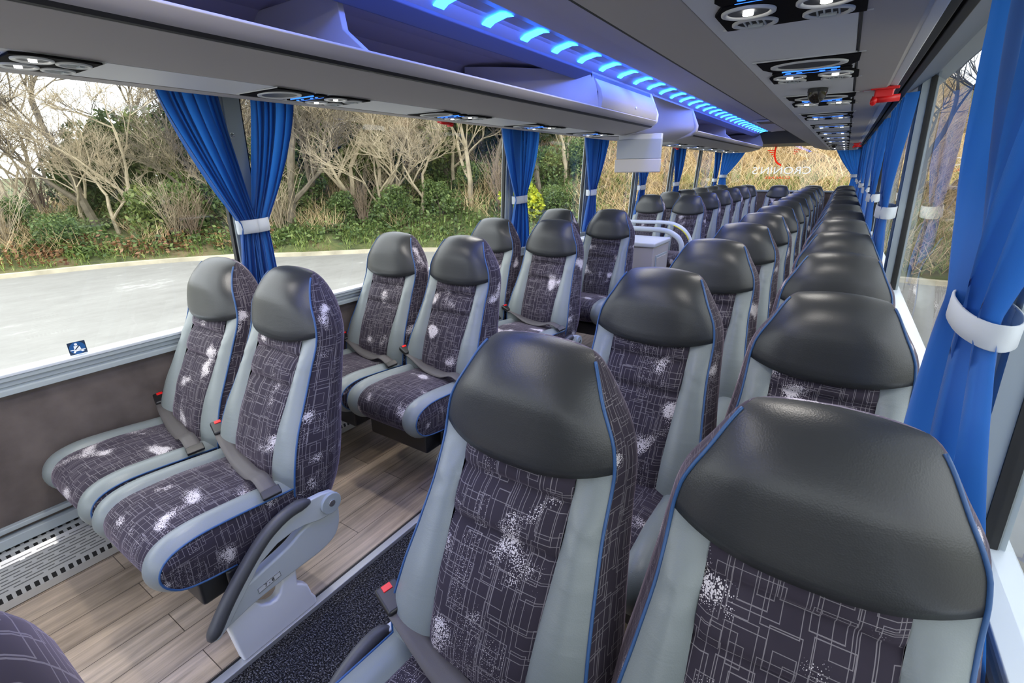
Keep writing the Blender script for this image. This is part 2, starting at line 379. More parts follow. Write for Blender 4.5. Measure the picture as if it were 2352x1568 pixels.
def seat_parts(root, side, arm, belt):
    """side=+1: aisle to +x (left-hand seats); -1: aisle to -x"""
    zs_top = lambda s: [seam(s) + (ZT - seam(s)) * (1 - (1 - i / 22) ** 2) for i in range(23)]
    S = [math.sin((-1 + 2 * j / 28) * PI / 2) * .35 + (-1 + 2 * j / 28) * .65 for j in range(29)]
    # fabric back shell
    zz = [.30 + (ZT - .30) * (1 - (1 - i / 30) ** 1.7) for i in range(31)]
    P = []; UV = []
    for z in zz:
        row = []; ru = []; e = ye(z); b = yb(z); h = hw(z); c = capf(z)
        for j in range(25):
            t = PI * j / 24; bl = (.012 + .020 * sst(1.0, .7, z)) * min(1, math.sin(t) * 2.5) * c
            x = (h + bl) * math.copysign(abs(math.cos(t)) ** .38, math.cos(t)); y = e + (b - e) * abs(math.sin(t)) ** .75
            row.append(arch((x, y, z))); ru.append((j / 24 * .62 + 2, z + 1))
        P.append(row); UV.append(ru)
    mb = MB().grid(P, UV)
    n = len(mb.v); mb.f.append(tuple(range(25)))
    back = mb.build('backrest', M_fab, root, smooth=True)
    # headrest
    P = [[None] * 29 for _ in range(23)]; UV = [[None] * 29 for _ in range(23)]
    for j, s in enumerate(S):
        for i, z in enumerate(zs_top(s)):
            P[i][j] = arch(front(s, z, 'head')); UV[i][j] = (s * .17, z)
    # tuck the lower edge in
    P = [[(p[0], p[1] + .022, p[2] - .004) for p in P[0]]] + P; UV = [UV[0]] + UV
    MB().grid(P, UV, True).build('headrest', M_head, root, smooth=True)
    # panel and bolsters
    def patch(s0, s1, nj, kind, name, mat):
        P = []; UV = []
        for i in range(57):
            row = []; ru = []
            for j in range(nj):
                k = j / (nj - 1); zt = seam(s0(.84) + (s1(.84) - s0(.84)) * k) + .006; z = .30 + (zt - .30) * i / 56; s = s0(z) + (s1(z) - s0(z)) * k
                row.append(arch(front(s, z, kind))); ru.append((row[-1][0], z))
            P.append(row); UV.append(ru)
        MB().grid(P, UV, True).build(name, mat, root, smooth=True)
    one = lambda z: 1.0; neg = lambda z: -1.0; pm = lambda z: -PSz(z)
    patch(pm, PSz, 17, 'panel', 'centre_panel', M_fab)
    patch(neg, pm, 11, 'bol', 'side_bolster', M_bolster); patch(PSz, one, 11, 'bol', 'side_bolster', M_bolster)
    for sg in (-1, 1):
        MB().tube([arch((sg * (hw(z) + .0005), ye(z) - .001, z)) for z in [.30 + (1.022 - .30) * (1 - (1 - i / 40) ** 1.5) for i in range(41)]], .0030, 8).build('piping', M_pipe, root, smooth=True)
    # cushion
    path = [(p.x, p.y) for p in spline([(-.10, .425, 0), (-.2, .432, 0), (-.34, .447, 0), (-.45, .452, 0), (-.52, .432, 0), (-.548, .385, 0), (-.530, .335, 0), (-.47, .300, 0), (-.30, .275, 0), (-.12, .262, 0)], 40)]
    n = len(path); nor = []
    for i in range(n):
        a = path[max(0, i - 1)]; b = path[min(n - 1, i + 1)]; d = (b[0] - a[0], b[1] - a[1]); L = math.hypot(*d); nor.append((d[1] / L, -d[0] / L))   # outward
    cw = .132; ew = .203; arc = [0]
    for i in range(1, n): arc.append(arc[-1] + math.dist(path[i], path[i - 1]))
    def cpt(i, x):
        a = abs(x); k = sst(0, 6, n - 1 - i)
        if a <= cw: o = .002 * (1 - (a / cw) ** 2) - .004 * sst(cw * .9, cw, a) + .002 * math.sin(i * .9) * math.exp(-((i - 10) / 6) ** 2)
        else: q = (a - cw) / (ew - cw); o = -.004 + .020 * math.sin(PI * min(1, q * .93)) ** .7 - .012 * q
        o *= k
        nx = nor[i]; sgn = -1
        y = path[i][0] + sgn * -nx[0] * o; z = path[i][1] + sgn * -nx[1] * o
        return (x, y, z)
    # outward normal check: at the top it must point up
    if nor[10][1] < 0: nor = [(-a, -b) for a, b in nor]
    def cpatch(x0, x1, nj): 
        P = [[cpt(i, x0 + (x1 - x0) * j / (nj - 1)) for j in range(nj)] for i in range(n)]
        return P, [[(p[0] + 4, arc[i]) for p in r] for i, r in enumerate(P)]
    P, UV = cpatch(-cw, cw, 13)
    cush = MB().grid(P, UV).build('seat_cushion', M_fab, root, smooth=True)
    for a, b in ((-ew, -cw), (cw, ew)):
        P, UV = cpatch(a, b, 9); MB().grid(P, UV).build('cushion_bolster', M_bolster, cush, smooth=True)
    for sg in (-1, 1):
        edge = [cpt(i, sg * ew) for i in range(n)]
        half = n // 2; rows = []
        up = edge[:20]; lo = edge[20:][::-1]
        m_ = 20
        P = []; UV = []
        for t in range(9):
            tt = t / 8; row = []
            for i in range(m_):
                A = up[i]; B = lo[i]; row.append((sg * (ew + .010 * math.sin(PI * tt)), A[1] + (B[1] - A[1]) * tt, A[2] + (B[2] - A[2]) * tt))
            P.append(row); UV.append([(p[1] + 7 * sg, p[2]) for p in row])
        MB().grid(P, UV).build('cushion_side', M_fab, cush, smooth=True)
        MB().tube([(p[0] + sg * .001, p[1], p[2]) for p in edge[:-6]], .0028, 8).build('cushion_piping', M_pipe, cush, smooth=True)
    MB().box(-.17, .17, -.46, -.05, .20, .285).build('seat_frame', M_black, root, bevel=.01)
    if belt:
        # webbing lying across the back of the cushion
        g = side if side > 0 else -side * -1
        u = -1 if side > 0 else -1                      # buckle end: the -x end of the strap
        pts = spline([(-.215, -.165, .487), (-.15, -.185, .482), (-.05, -.205, .452), (.06, -.222, .450), (.14, -.235, .474), (.205, -.245, .458)], 22)
        P = []
        for k, p in enumerate(pts):
            w = .023; cu = .003 * math.sin(k * .45)
            P.append([(p.x, p.y - w, p.z - .004 + cu), (p.x, p.y - w * .33, p.z), (p.x, p.y + w * .33, p.z + .001), (p.x, p.y + w, p.z + .003 - cu)])
        bo = MB().grid(P).build('seat_belt', M_belt, root, smooth=True)
        sm = bo.modifiers.new('sol', 'SOLIDIFY'); sm.thickness = .0025
        e = pts[0]
        bk = MB().box(-.030, .034, -.024, .024, -.011, .011).build('buckle', M_black, bo, bevel=.006); bk.location = (e.x, e.y, e.z + .008); bk.rotation_euler = (.1, .25, -.25)
        rb = MB().box(-.008, .006, -.010, .010, .0, .004).build('release_button', M_red, bo, bevel=.001); rb.location = (e.x - .014, e.y + .002, e.z + .021); rb.rotation_euler = (.1, .25, -.25)
        rb['label'] = 'red release button of the belt buckle'
        tg = MB().box(-.014, .014, -.026, .026, -.006, .006).build('belt_anchor', M_black, bo, bevel=.003); tg.location = (pts[-1].x + .006, pts[-1].y, pts[-1].z - .004); tg.rotation_euler = (.1, .5, -.2)
    if arm:
        X = .243 * side
        fx = lambda u, v, w: (w, u, v)
        # pad
        pts = [(X + side * .004, p.x, p.y) for p in spline([(-.160, .386, 0), (-.19, .393, 0), (-.24, .390, 0), (-.305, .362, 0), (-.373, .303, 0), (-.432, .240, 0), (-.470, .190, 0), (-.490, .165, 0)], 22)]
        rr = [.008, .013, .016] + [.0185] * 16 + [.018, .015, .009]
        ar = MB().tube([(p[0], p[1], p[2] - .004) for p in pts], rr, 14).build('armrest', M_pad, root, smooth=True)
        # grey arm body joining the pad to the pivot
        top = [(p[1] + .004, p[2] - .012) for p in pts]; low = [(-.470, .150), (-.440, .170), (-.405, .212), (-.334, .290), (-.277, .316), (-.228, .322), (-.19, .318), (-.150, .304), (-.118, .298), (-.085, .305), (-.064, .325), (-.064, .352), (-.085, .374), (-.12, .384)]
        MB().prism(top[::-1][:-1] + [(-.17, .390)] + low[::-1], fx, X - .010, X + .010).build('arm_body', M_plate, ar, bevel=.004)
        cy = MB(); cy.prism([(-.098 + .035 * math.cos(t * PI / 12), .340 + .035 * math.sin(t * PI / 12)) for t in range(24)], fx, X + side * .008, X + side * .020)
        pc = cy.build('pivot_cover', M_frame, ar, bevel=.003)
        cy = MB(); cy.prism([(-.098 + .011 * math.cos(t * PI / 8), .342 + .011 * math.sin(t * PI / 8)) for t in range(16)], fx, X + side * .018, X + side * .023)
        cy.build('pivot_cap', M_metal, ar, bevel=.001)
        # fixed side cover: a rail below the opening
        out = [(-.070, .345), (-.064, .30), (-.070, .240), (-.095, .200), (-.145, .183), (-.20, .180), (-.28, .178), (-.36, .172), (-.42, .160), (-.465, .150)]
        inn = [(-.452, .195), (-.41, .232), (-.373, .245), (-.342, .253), (-.286, .266), (-.24, .278), (-.205, .295), (-.17, .305), (-.13, .312), (-.11, .335)]
        sc = MB().prism([(p.x, p.y) for p in spline([(a, b, 0) for a, b in out], 30)] + [(p.x, p.y) for p in spline([(a, b, 0) for a, b in inn], 24)], fx, X - side * .034, X + side * .002).build('side_cover', M_plate, root, bevel=.009, seg=3)
        MB().box(X - side * .055, X - side * .036, -.40, -.12, .20, .29).build('mechanism', M_black, root, bevel=.01)
        # pedestal
        ped = [(-.425, .002), (-.442, .160), (-.44, .178), (-.365, .175), (-.345, .142), (-.323, .126), (-.305, .124), (-.292, .135), (-.281, .165), (-.279, .20), (-.230, .20), (-.234, .150), (-.236, .124), (-.222, .112), (-.206, .092), (-.198, .050), (-.188, .028), (-.188, .002)]
        MB().prism(ped, fx, X - side * .040, X - side * .006).build('pedestal', M_white, root, bevel=.007, seg=3)
    root['side'] = side
    del root['side']

seats = {}
def proto(side, arm, belt):
    k = (side, arm, belt)
    if k not in seats:
        r = empty('coach_seat'); seat_parts(r, side, arm, belt); seats[k] = [r, False]
    s = seats[k]
    if not s[1]: s[1] = True; return s[0]
    return copy_tree(s[0])
def put_seat(x, y, side, arm, belt, label, group, dz=0, rz=0, sc=1):
    r = proto(side, arm, belt); r.location = (x, y, dz); r.rotation_euler = (0, 0, rz)
    tag(r, label, 'seat', group); return r

ORD = ['first', 'second', 'third', 'fourth', 'fifth', 'sixth', 'seventh', 'eighth', 'ninth', 'tenth', 'eleventh', 'twelfth', 'thirteenth']
SX = -.90            # centre of the aisle
xLa, xLw, xRa, xRw = -1.413, -1.862, -.402, .048
yL = lambda k: .805 + .877 * k
yR = lambda k: .640 + .7365 * k
GL = 'grey leather seats with patterned fabric in front of the stairwell on the left'
GR = 'grey leather seats with patterned fabric along the right side'
GB = 'grey leather seats with patterned fabric behind the stairwell on the left'
put_seat(xRa, yR(-1), -1, False, False, 'patterned seat back cut off at the bottom left corner of the photo', GR)
names = {0: 'nearest', 1: 'second nearest', 2: 'third nearest', 3: 'last before the stairwell cabinet'}
for k in range(4):
    put_seat(xLw, yL(k), 1, False, k < 3, ['window seat with a belt buckle on its cushion, beside the seat numbered 7 - 8', 'window seat on the left, directly behind the one beside the seat numbered 7 - 8', 'window seat on the left beside the second left curtain', 'window seat on the left just in front of the grey stairwell cabinet'][k], GL, dz=-.010)
    a = put_seat(xLa, yL(k), 1, True, k < 3, ['aisle seat on the left with the number plate 7 - 8 under its lowered armrest', 'aisle seat on the left directly behind the seat numbered 7 - 8', 'aisle seat on the left, two rows behind the seat numbered 7 - 8', 'aisle seat on the left just in front of the grey stairwell cabinet'][k], GL)
    if k == 0: first_arm = a
ordR = ['nearest', 'second', 'third', 'fourth', 'fifth', 'sixth', 'seventh', 'eighth', 'ninth', 'tenth', 'eleventh', 'twelfth']
for k in range(12):
    pl = f'{ordR[k]} row from the camera' if k else 'row nearest the camera'
    put_seat(xRw, yR(k), -1, False, False, f'black and grey leather window seat on the right, {pl}' if k else 'large black and grey leather window seat filling the lower right corner', GR, dz=-.020)
    put_seat(xRa, yR(k), -1, True, k < 1, f'black and grey leather aisle seat on the right, {pl}' if k else 'large black and grey leather aisle seat at the bottom centre with a belt and buckle', GR)
ordB = ['first', 'second', 'third', 'fourth', 'fifth']
for k in range(5):
    y = 5.74 + .80 * k
    put_seat(xLw, y, 1, False, False, f'window seat on the left, {ordB[k]} row behind the stairwell', GB)
    put_seat(xLa, y, 1, True, False, f'aisle seat on the left, {ordB[k]} row behind the stairwell', GB)
for k, (x, w) in enumerate(((-1.862, 'at its left window end'), (-1.413, 'second from its left end'), (-.905, 'in its middle, facing the aisle'), (-.402, 'second from its right end'), (.048, 'at its right window end'))):
    put_seat(x, 9.66, 1, False, False, f'rear row seat below the back window, {w}', 'seats of the rear row')

# number plate on the nearest armrest side (letters are mesh)
def text_mesh(body, size, depth=.0004):
    cu = bpy.data.curves.new('t', 'FONT'); cu.body = body; cu.size = size; cu.extrude = depth; cu.align_x = 'CENTER'; cu.align_y = 'CENTER'
    o = bpy.data.objects.new('t', cu); C.objects.link(o)
    dg = bpy.context.evaluated_depsgraph_get(); me = bpy.data.meshes.new_from_object(o.evaluated_get(dg))
    bpy.data.objects.remove(o); return me
NP_ = MB().box(-.0008, 0, -.034, .034, -.0085, .0085).build('number_plate', simple('plate_face', (.62, .64, .65), .4), None)
sc0 = [c for c in first_arm.children if c.name.startswith('side_cover')][0]
NP_.parent = sc0; NP_.location = (.243 + .0035, -.318, .208); NP_.rotation_euler = (.12, 0, 0); NP_['label'] = 'small pale plate reading 7 - 8 with a screw at each end'
me = text_mesh('7 - 8', .016); t = bpy.data.objects.new('plate_text', me); C.objects.link(t)
me.materials.clear(); me.materials.append(M_black); me.transform(Matrix.Rotation(PI / 2, 4, 'X')); me.transform(Matrix.Rotation(PI / 2, 4, 'Z'))
me.transform(Matrix.Translation((.0006, 0, 0)))
# joined with the plate's frame into one flat inscription
bm = bmesh.new(); bm.from_mesh(me)
def bmbox(bm, x0, x1, y0, y1, z0, z1):
    v = [bm.verts.new((x, y, z)) for x in (x0, x1) for y in (y0, y1) for z in (z0, z1)]
    for f in [(0, 1, 3, 2), (4, 6, 7, 5), (0, 4, 5, 1), (2, 3, 7, 6), (0, 2, 6, 4), (1, 5, 7, 3)]: bm.faces.new([v[i] for i in f])
for b in ((0, .0008, -.034, .034, -.0085, -.0078), (0, .0008, -.034, .034, .0078, .0085), (0, .0008, -.034, -.0333, -.0085, .0085), (0, .0008, .0333, .034, -.0085, .0085)): bmbox(bm, *b)
bm.to_mesh(me); bm.free()
t.name = 'plate_text'; t.parent = sc0; t.location = NP_.location; t.rotation_euler = NP_.rotation_euler

# ------------------------------------------------------------------ shell of the coach
XL, XR = -2.105, .305
TILT = .049; ZS = .66
wl = lambda z: XL + TILT * max(0, z - ZS)
wr = lambda z: XR - TILT * max(0, z - ZS)
Y0, Y1 = -2.6, 10.25
def struct(name, mb, mat, **kw):
    o = mb.build(name, mat, None, **kw); o['kind'] = 'structure'; return o
struct('floor', MB().box(XL - .05, -1.197, Y0, 4.0, -.06, 0).box(XL - .05, -1.197, 5.15, Y1, -.06, 0).box(XL - .05, -1.197, 4.0, 5.15, -.66, -.6).box(-.615, XR + .05, Y0, Y1, -.06, 0), M_wood)
struct('floor_aisle', MB().box(-1.175, -.637, Y0, Y1, -.06, -.012), M_carpet).name = 'floor_aisle'
def tr(name, boxes, mat, bevel=0):
    mb = MB()
    for b in boxes: mb.box(*b)
    return struct(name, mb, mat, bevel=bevel)
tr('trim_1', [(-1.197, -1.168, Y0, Y1, -.02, .004)], M_alu, .003)
tr('trim_2', [(-.642, -.615, Y0, Y1, -.02, .004)], M_alu, .003)
tr('trim_3', [(-1.206, -1.198, Y0, Y1, -.015, .002)], M_rub)
# side walls below the windows
struct('wall_left', MB().box(XL - .05, XL, Y0, 3.98, -.06, ZS - .005).box(XL - .05, XL, 3.98, 5.15, -.6, ZS - .005).box(XL - .05, XL, 5.15, Y1, -.06, ZS - .005), M_felt)
struct('wall_right', MB().box(XR, XR + .05, Y0, Y1, -.06, ZS - .005), M_felt)
def sill(side, name):
    s = 1 if side < 0 else -1; x = XL if side < 0 else XR
    prof = [(0, .655), (.022, .655), (.022, .672), (.016, .674), (.016, .682), (.022, .684), (.022, .700), (.030, .702), (.030, .716), (.004, .722), (-.03, .722), (-.03, .655)]
    return struct(name, MB().prism(prof, lambda u, v, w: (x + s * u, w, v), Y0, Y1), M_frame, bevel=.0015)
sill(-1, 'trim_4'); sill(1, 'trim_5')
tr('trim_6', [(XL - .03, XL + .034, Y0, Y1, .717, .728)], M_sillw, .002); tr('trim_7', [(XR - .034, XR + .03, Y0, Y1, .717, .728)], M_sillw, .002)
tr('baseboard_left', [(XL, XL + .03, Y0, 3.98, .155, .190), (XL, XL + .022, Y0, 3.98, .205, .222), (XL, XL + .03, 5.15, Y1, .155, .19)], M_frame, .003)
tr('baseboard_right', [(XR - .03, XR, Y0, Y1, .155, .190)], M_frame, .003)
# roof and ends
ZC = 1.885
struct('ceiling', MB().grid([[(x, y, z) for x, z in ((-1.16, ZC - .01), (-1.05, ZC + .002), (-.90, ZC + .008), (-.75, ZC + .002), (-.64, ZC - .01))] for y in (Y0, Y1)]).box(XL - .02, XR + .02, Y0, Y1, ZC + .08, ZC + .12), M_ceil, smooth=False)
struct('wall_left_upper', MB().prism([(XL + .02, 1.62), (XL - .02, 1.62), (XL - .02, 2.0), (XL + .05, 2.0)], lambda u, v, w: (u, w, v), Y0, Y1), M_frame).name = 'wall_left_upper'
struct('wall_right_upper', MB().prism([(XR - .045, 1.70), (XR + .02, 1.70), (XR + .02, 2.0), (XR - .055, 2.0)], lambda u, v, w: (u, w, v), Y0, Y1), M_frame)
struct('wall_rear', MB().box(XL - .05, XR + .05, Y1, Y1 + .05, -.06, .90).box(XL - .05, XR + .05, Y1, Y1 + .05, 1.66, 2.0), M_felt)
tr('trim_8', [(XL, XR, Y1 - .03, Y1, .895, .925)], M_frame, .003)
# rear parcel shelf/bulkhead over the rear window
struct('trim_9', MB().prism([(Y1 - .55, ZC), (Y1 - .30, 1.70), (Y1 - .03, 1.66), (Y1 - .03, ZC)], lambda u, v, w: (w, u, v), XL + .1, XR - .1), M_dark)
# front end behind the camera: dash wall with windscreen opening
struct('wall_front', MB().box(XL - .05, XR + .05, Y0 - .05, Y0, -.06, .5).box(XL - .05, XR + .05, Y0 - .05, Y0, 1.85, 2.0), M_felt)
# window posts and panes
def lean_box(side, y0, y1, z0, z1, th0, th1):
    mb = MB(); w = wl if side < 0 else wr; s = 1 if side < 0 else -1
    v = []
    for z in (z0, z1):
        for t in (th0, th1):
            for y in (y0, y1): v.append((w(z) + s * t, y, z))
    return v, [(0, 1, 3, 2), (4, 6, 7, 5), (0, 4, 5, 1), (2, 3, 7, 6), (0, 2, 6, 4), (1, 5, 7, 3)]
PL = [-.9, 1.09, 3.08, 4.42, 5.80, 7.25, 8.8]; PR = [-.9, .98, 3.04, 4.45, 5.80, 7.25, 8.8]
def posts(side, ys, zt, base):
    n = 0
    mb = MB(); rb = MB()
    for y in ys:
        th = .022 if side < 0 else .040; mb.add(*lean_box(side, y - .045, y + .055, .722, zt, -.02, th)); mb.add(*lean_box(side, y - .012, y + .012, .722, zt, th - .002, th + .008))
        qw = .010 if side < 0 else .004; rb.add(*lean_box(side, y - .045 - qw, y - .045, .722, zt, -.01, .012)); rb.add(*lean_box(side, y + .055, y + .055 + qw, .722, zt, -.01, .012))
    mb.add(*lean_box(side, Y1 - .14, Y1, .722, zt, -.02, .03)); rb.add(*lean_box(side, Y1 - .152, Y1 - .14, .722, zt, -.01, .012))
    struct(base[0], mb, M_frame); struct(base[1], rb, M_rub)
posts(-1, PL, 1.66, ('trim_10', 'trim_11')); posts(1, PR, 1.70, ('trim_12', 'trim_13'))
def panes(side, ys, zt, n0):
    edges = [Y0] + ys + [Y1 - .1]; s = 1 if side < 0 else -1
    for i in range(len(edges) - 1):
        w = wl if side < 0 else wr
        a, b = edges[i], edges[i + 1]
        v = [(w(.70), a, .70), (w(.70), b, .70), (w(zt), b, zt), (w(zt), a, zt)]
        o = mesh_obj('window_%d' % (n0 + i), v, [(0, 1, 2, 3)], M_glass if side < 0 else M_glassr, smooth=False); o['kind'] = 'structure'
    return n0 + len(edges) - 1
nw = panes(-1, PL, 1.66, 1); nw = panes(1, PR, 1.70, nw)
o = mesh_obj('window_%d' % nw, [(XL + .1, Y1 + .02, .91), (XR - .1, Y1 + .02, .91), (XR - .15, Y1 + .02, 1.68), (XL + .15, Y1 + .02, 1.68)], [(0, 1, 2, 3)], M_glass, smooth=False); o['kind'] = 'structure'
o = mesh_obj('window_%d' % (nw + 1), [(XL, Y0 - .02, .5), (XR, Y0 - .02, .5), (XR, Y0 - .02, 1.86), (XL, Y0 - .02, 1.86)], [(0, 1, 2, 3)], M_glass, smooth=False); o['kind'] = 'structure'
# right window head rail (dark track and blue-grey header)
tr('trim_14', [(.098, .118, Y0, Y1, 1.580, 1.625), (.128, .150, Y0, Y1, 1.590, 1.635), (.098, .15, Y0, Y1, 1.625, 1.64)], M_rub, .003)
struct('trim_15', MB().prism([(.150, 1.605), (.263, 1.694), (.263, 1.76), (.150, 1.70)], lambda u, v, w: (u, w, v), Y0, Y1), simple('header_slate', (.06, .085, .14), .5))
tr('trim_17', [(.072, .097, Y0, 9.75, 1.568, 1.592)], M_rackl, .004)
tr('trim_16', [(XL + .11, XL + .16, Y0, Y1, 1.585, 1.63)], M_rub, .004)
# heater casing along the left wall
hp = [(XL + .004, .150), (XL + .045, .152), (XL + .085, .140), (XL + .125, .028), (XL + .128, .004)]
def heater(y0, y1, side, lab):
    x = XL if side < 0 else XR; s = 1 if side < 0 else -1
    pts = [(.004, .150), (.046, .152), (.070, .146), (.088, .130), (.118, .030), (.120, .004)]
    arc = [0]
    for i in range(1, len(pts)): arc.append(arc[-1] + math.dist(pts[i], pts[i - 1]))
    P = [[(x + s * u, y, v) for u, v in pts] for y in (y0, y1)]; UV = [[(y, a) for a in arc] for y in (y0, y1)]
    mb = MB().grid(P, UV)
    for y in (y0, y1): mb.add([(x + s * u, y, v) for u, v in pts] + [(x + s * .004, y, .004)], [tuple(range(7))], [(0, .07)] * 7)
    tag(mb.build('heater', M_heat), lab, 'heater')
heater(Y0 + .1, 3.9, -1, 'perforated silver heater casing along the floor under the left windows')
heater(Y0 + .1, Y1 - .1, 1, 'perforated silver heater casing along the floor under the right windows')

# ------------------------------------------------------------------ overhead racks
def rack(side, y0, y1, label, door=None, dividers=(), slants=()):
    X = (lambda x: x) if side < 0 else (lambda x: 2 * SX - x)
    r = empty('luggage_rack', (0, 0, 0)); tag(r, label, 'luggage rack')
    f = lambda u, v, w: (X(u), w, v)
    MB().prism([(-1.955, 1.640), (-1.90, 1.590), (-1.865, 1.562), (-1.775, 1.560), (-1.775, 1.566), (-1.53, 1.569), (-1.53, 1.5635), (-1.43, 1.578), (-1.318, 1.607), (-1.320, 1.622), (-1.45, 1.622)], f, y0, y1).build('rack_body', M_rack, r, bevel=.0015)
    MB().prism([(-1.777, 1.566), (-1.777, 1.559), (-1.7735, 1.559), (-1.7735, 1.566)], f, y0, y1).build('panel_edging', M_rub if side > 0 else M_rack, r)
    MB().prism([(-1.77, 1.567), (-1.77, 1.5605), (-1.533, 1.5630), (-1.533, 1.569)], f, y0, y1).build('underside_panel', M_rackl, r)
    MB().prism([(-1.340, 1.6045), (-1.308, 1.6095), (-1.299, 1.6195), (-1.325, 1.628)], f, y0, y1).build('groove', M_rub, r)
    MB().prism([(-1.316, 1.614), (-1.300, 1.618), (-1.282, 1.632), (-1.268, 1.650), (-1.272, 1.657), (-1.305, 1.655), (-1.33, 1.630)], f, y0, y1).build('front_lip', M_rackl if False else M_rack, r, bevel=.002)
    P = [[(X(a), y, b) for a, b in ((-1.305, 1.652), (-1.34, 1.632), (-1.45, 1.624), (-1.80, 1.630), (-1.93, 1.66), (-1.965, 1.72), (-1.95, 1.80), (-1.86, 1.86), (-1.70, 1.878), (-1.43, 1.862))] for y in (y0, y1)]
    MB().grid(P).build('lining', M_rackin, r, smooth=False)
    MB().prism([(-1.43, 1.866), (-1.405, 1.805), (-1.395, 1.803), (-1.335, 1.838), (-1.33, 1.87)], f, y0, (door[0] if door else y1)).build('header_panel', M_blueg, r, bevel=.003)
    ends = [(-1.96, 1.64), (-1.87, 1.562), (-1.53, 1.565), (-1.43, 1.578), (-1.315, 1.608), (-1.272, 1.645), (-1.268, 1.70), (-1.335, 1.845), (-1.40, 1.885), (-1.96, 1.885)]
    for y, lab in dividers: MB().prism(ends[:5] + [(-1.30, 1.65), (-1.42, 1.74), (-1.44, 1.86), (-1.96, 1.86)], f, y - .012, y + .012).build('divider', M_rack, r, bevel=.004)
    for ya, yb_ in slants:
        # moulded quarter wall sweeping from the back of the shelf to the front
        P = []
        for i in range(13):
            t = i / 12; yy = ya + (yb_ - ya) * t; fx_ = -1.86 + (.57) * (t ** .8)
            row = []
            for j in range(9):
                q = j / 8; z = 1.645 + .205 * q; row.append((X(fx_ - .055 * q * q * t), yy, z))
            P.append(row)
        MB().grid(P).build('moulded_wall', M_rack, r, smooth=True)
    if door:
        a, b = door
        pr = [(-1.272, 1.656), (-1.266, 1.70), (-1.279, 1.755), (-1.322, 1.815), (-1.35, 1.80), (-1.30, 1.74), (-1.295, 1.656)]
        d = MB().prism(pr, f, a + .012, b - .012).build('locker_door', M_rack, r, bevel=.004)
        k = MB().prism([(.008 * math.cos(t * PI / 8), .008 * math.sin(t * PI / 8)) for t in range(16)], lambda u, v, w: (w, u, v), 0, .01).build('knob', M_white, d, bevel=.002)
        k.location = (X(-1.268), a + .52 * (b - a) + .02, 1.70)
        MB().prism([(-1.40, 1.81), (-1.335, 1.815), (-1.335, 1.838), (-1.40, 1.866)], f, a, b).build('door_recess', M_dark, r)
    return r, ends, f
r, ends, f = rack(-1, Y0, 3.93, 'long open overhead luggage rack above the left windows with one closed locker', door=(2.88, 3.93), dividers=[(1.19, '')], slants=[(2.35, 2.89)])
MB().prism([(a, b) for a, b in ends], f, 3.93, 3.975).build('end_cap', M_rackl, r, bevel=.012, seg=3)
r, ends, f = rack(-1, 5.22, 9.75, 'shorter grey overhead luggage rack on the left, behind the fold-down monitor', dividers=[(7.3, '')])
MB().prism(ends, f, 5.16, 5.23).build('end_cap', M_rack, r, bevel=.02, seg=3)
MB().prism(ends, f, 9.75, 9.79).build('end_cap', M_rack, r, bevel=.012, seg=3)
r, ends, f = rack(1, Y0, 9.75, 'long grey overhead luggage rack above the right windows with lit service panels', dividers=[(2.5, ''), (5.2, '')])
MB().prism(ends, f, 9.75, 9.79).build('end_cap', M_rack, r, bevel=.012, seg=3)
# smooth cover between the two left racks
P = []
for i in range(17):
    t = i / 16; y = 3.97 + 1.2 * t; k = 1 - math.sin(PI * t) ** .6
    row = [(-1.98, y, 1.60), (-1.87, y, 1.562), (-1.60 + .07 * k, y, 1.565), (-1.53 + .13 * k, y, 1.60), (-1.50 + .21 * k, y, 1.66), (-1.47 + .17 * k, y, 1.74), (-1.42 + .09 * k, y, 1.82), (-1.33, y, 1.855), (-1.33, y, 1.885)]
    P.append([tuple(p) for p in spline(row, 25)])
tag(MB().grid(P).build('rack_bridge', M_rack, None, smooth=True), 'smooth grey moulded cover between the two left luggage racks, above the stairwell', 'panel')

# LED light rails: a translucent channel with a row of blue lights
def led_rail(side, y0, y1, label):
    X = (lambda x: x) if side < 0 else (lambda x: 2 * SX - x)
    r = empty('light_rail', (X(-1.25), 0, 0)); tag(r, label, 'light rail')
    f = lambda u, v, w: (X(u) - X(-1.25), w, v)
    pr = [(-1.338, 1.838), (-1.335, 1.848), (-1.29, 1.876), (-1.22, 1.889), (-1.158, 1.876), (-1.15, 1.886), (-1.22, 1.900), (-1.32, 1.890), (-1.345, 1.85)]
    MB().prism(pr, f, y0, y1).build('channel', simple('channel_lining', (.30, .30, .36), .45), r)
    base = None; y = y0 + .13; k = 0
    while y < y1 - .05:
        if base is None:
            base = MB().prism([(-1.312, 1.859), (-1.288, 1.8735), (-1.225, 1.885), (-1.195, 1.8805), (-1.195, 1.8775), (-1.225, 1.880), (-1.286, 1.868), (-1.309, 1.855)], f, -.028, .028).build('blue_led', M_led, r)
            o = base
        else: o = base.copy(); C.objects.link(o)
        o.location = (0, y, 0); y += .285; k += 1
led_rail(-1, Y0, 9.6, 'row of glowing blue lights along the ceiling edge on the left')
led_rail(1, Y0, 9.6, 'row of glowing blue lights along the ceiling edge on the right, hidden behind the rack')
# ceiling hatch near the back
h = MB().box(-1.12, -.72, 7.3, 7.75, ZC - .022, ZC).build('ceiling_hatch', M_rackl, None, bevel=.006); tag(h, 'pale ceiling hatch with a dark grille near the back of the aisle', 'hatch')
MB().box(-1.07, -.77, 7.36, 7.69, ZC - .027, ZC - .02).build('grille', M_dark, h)

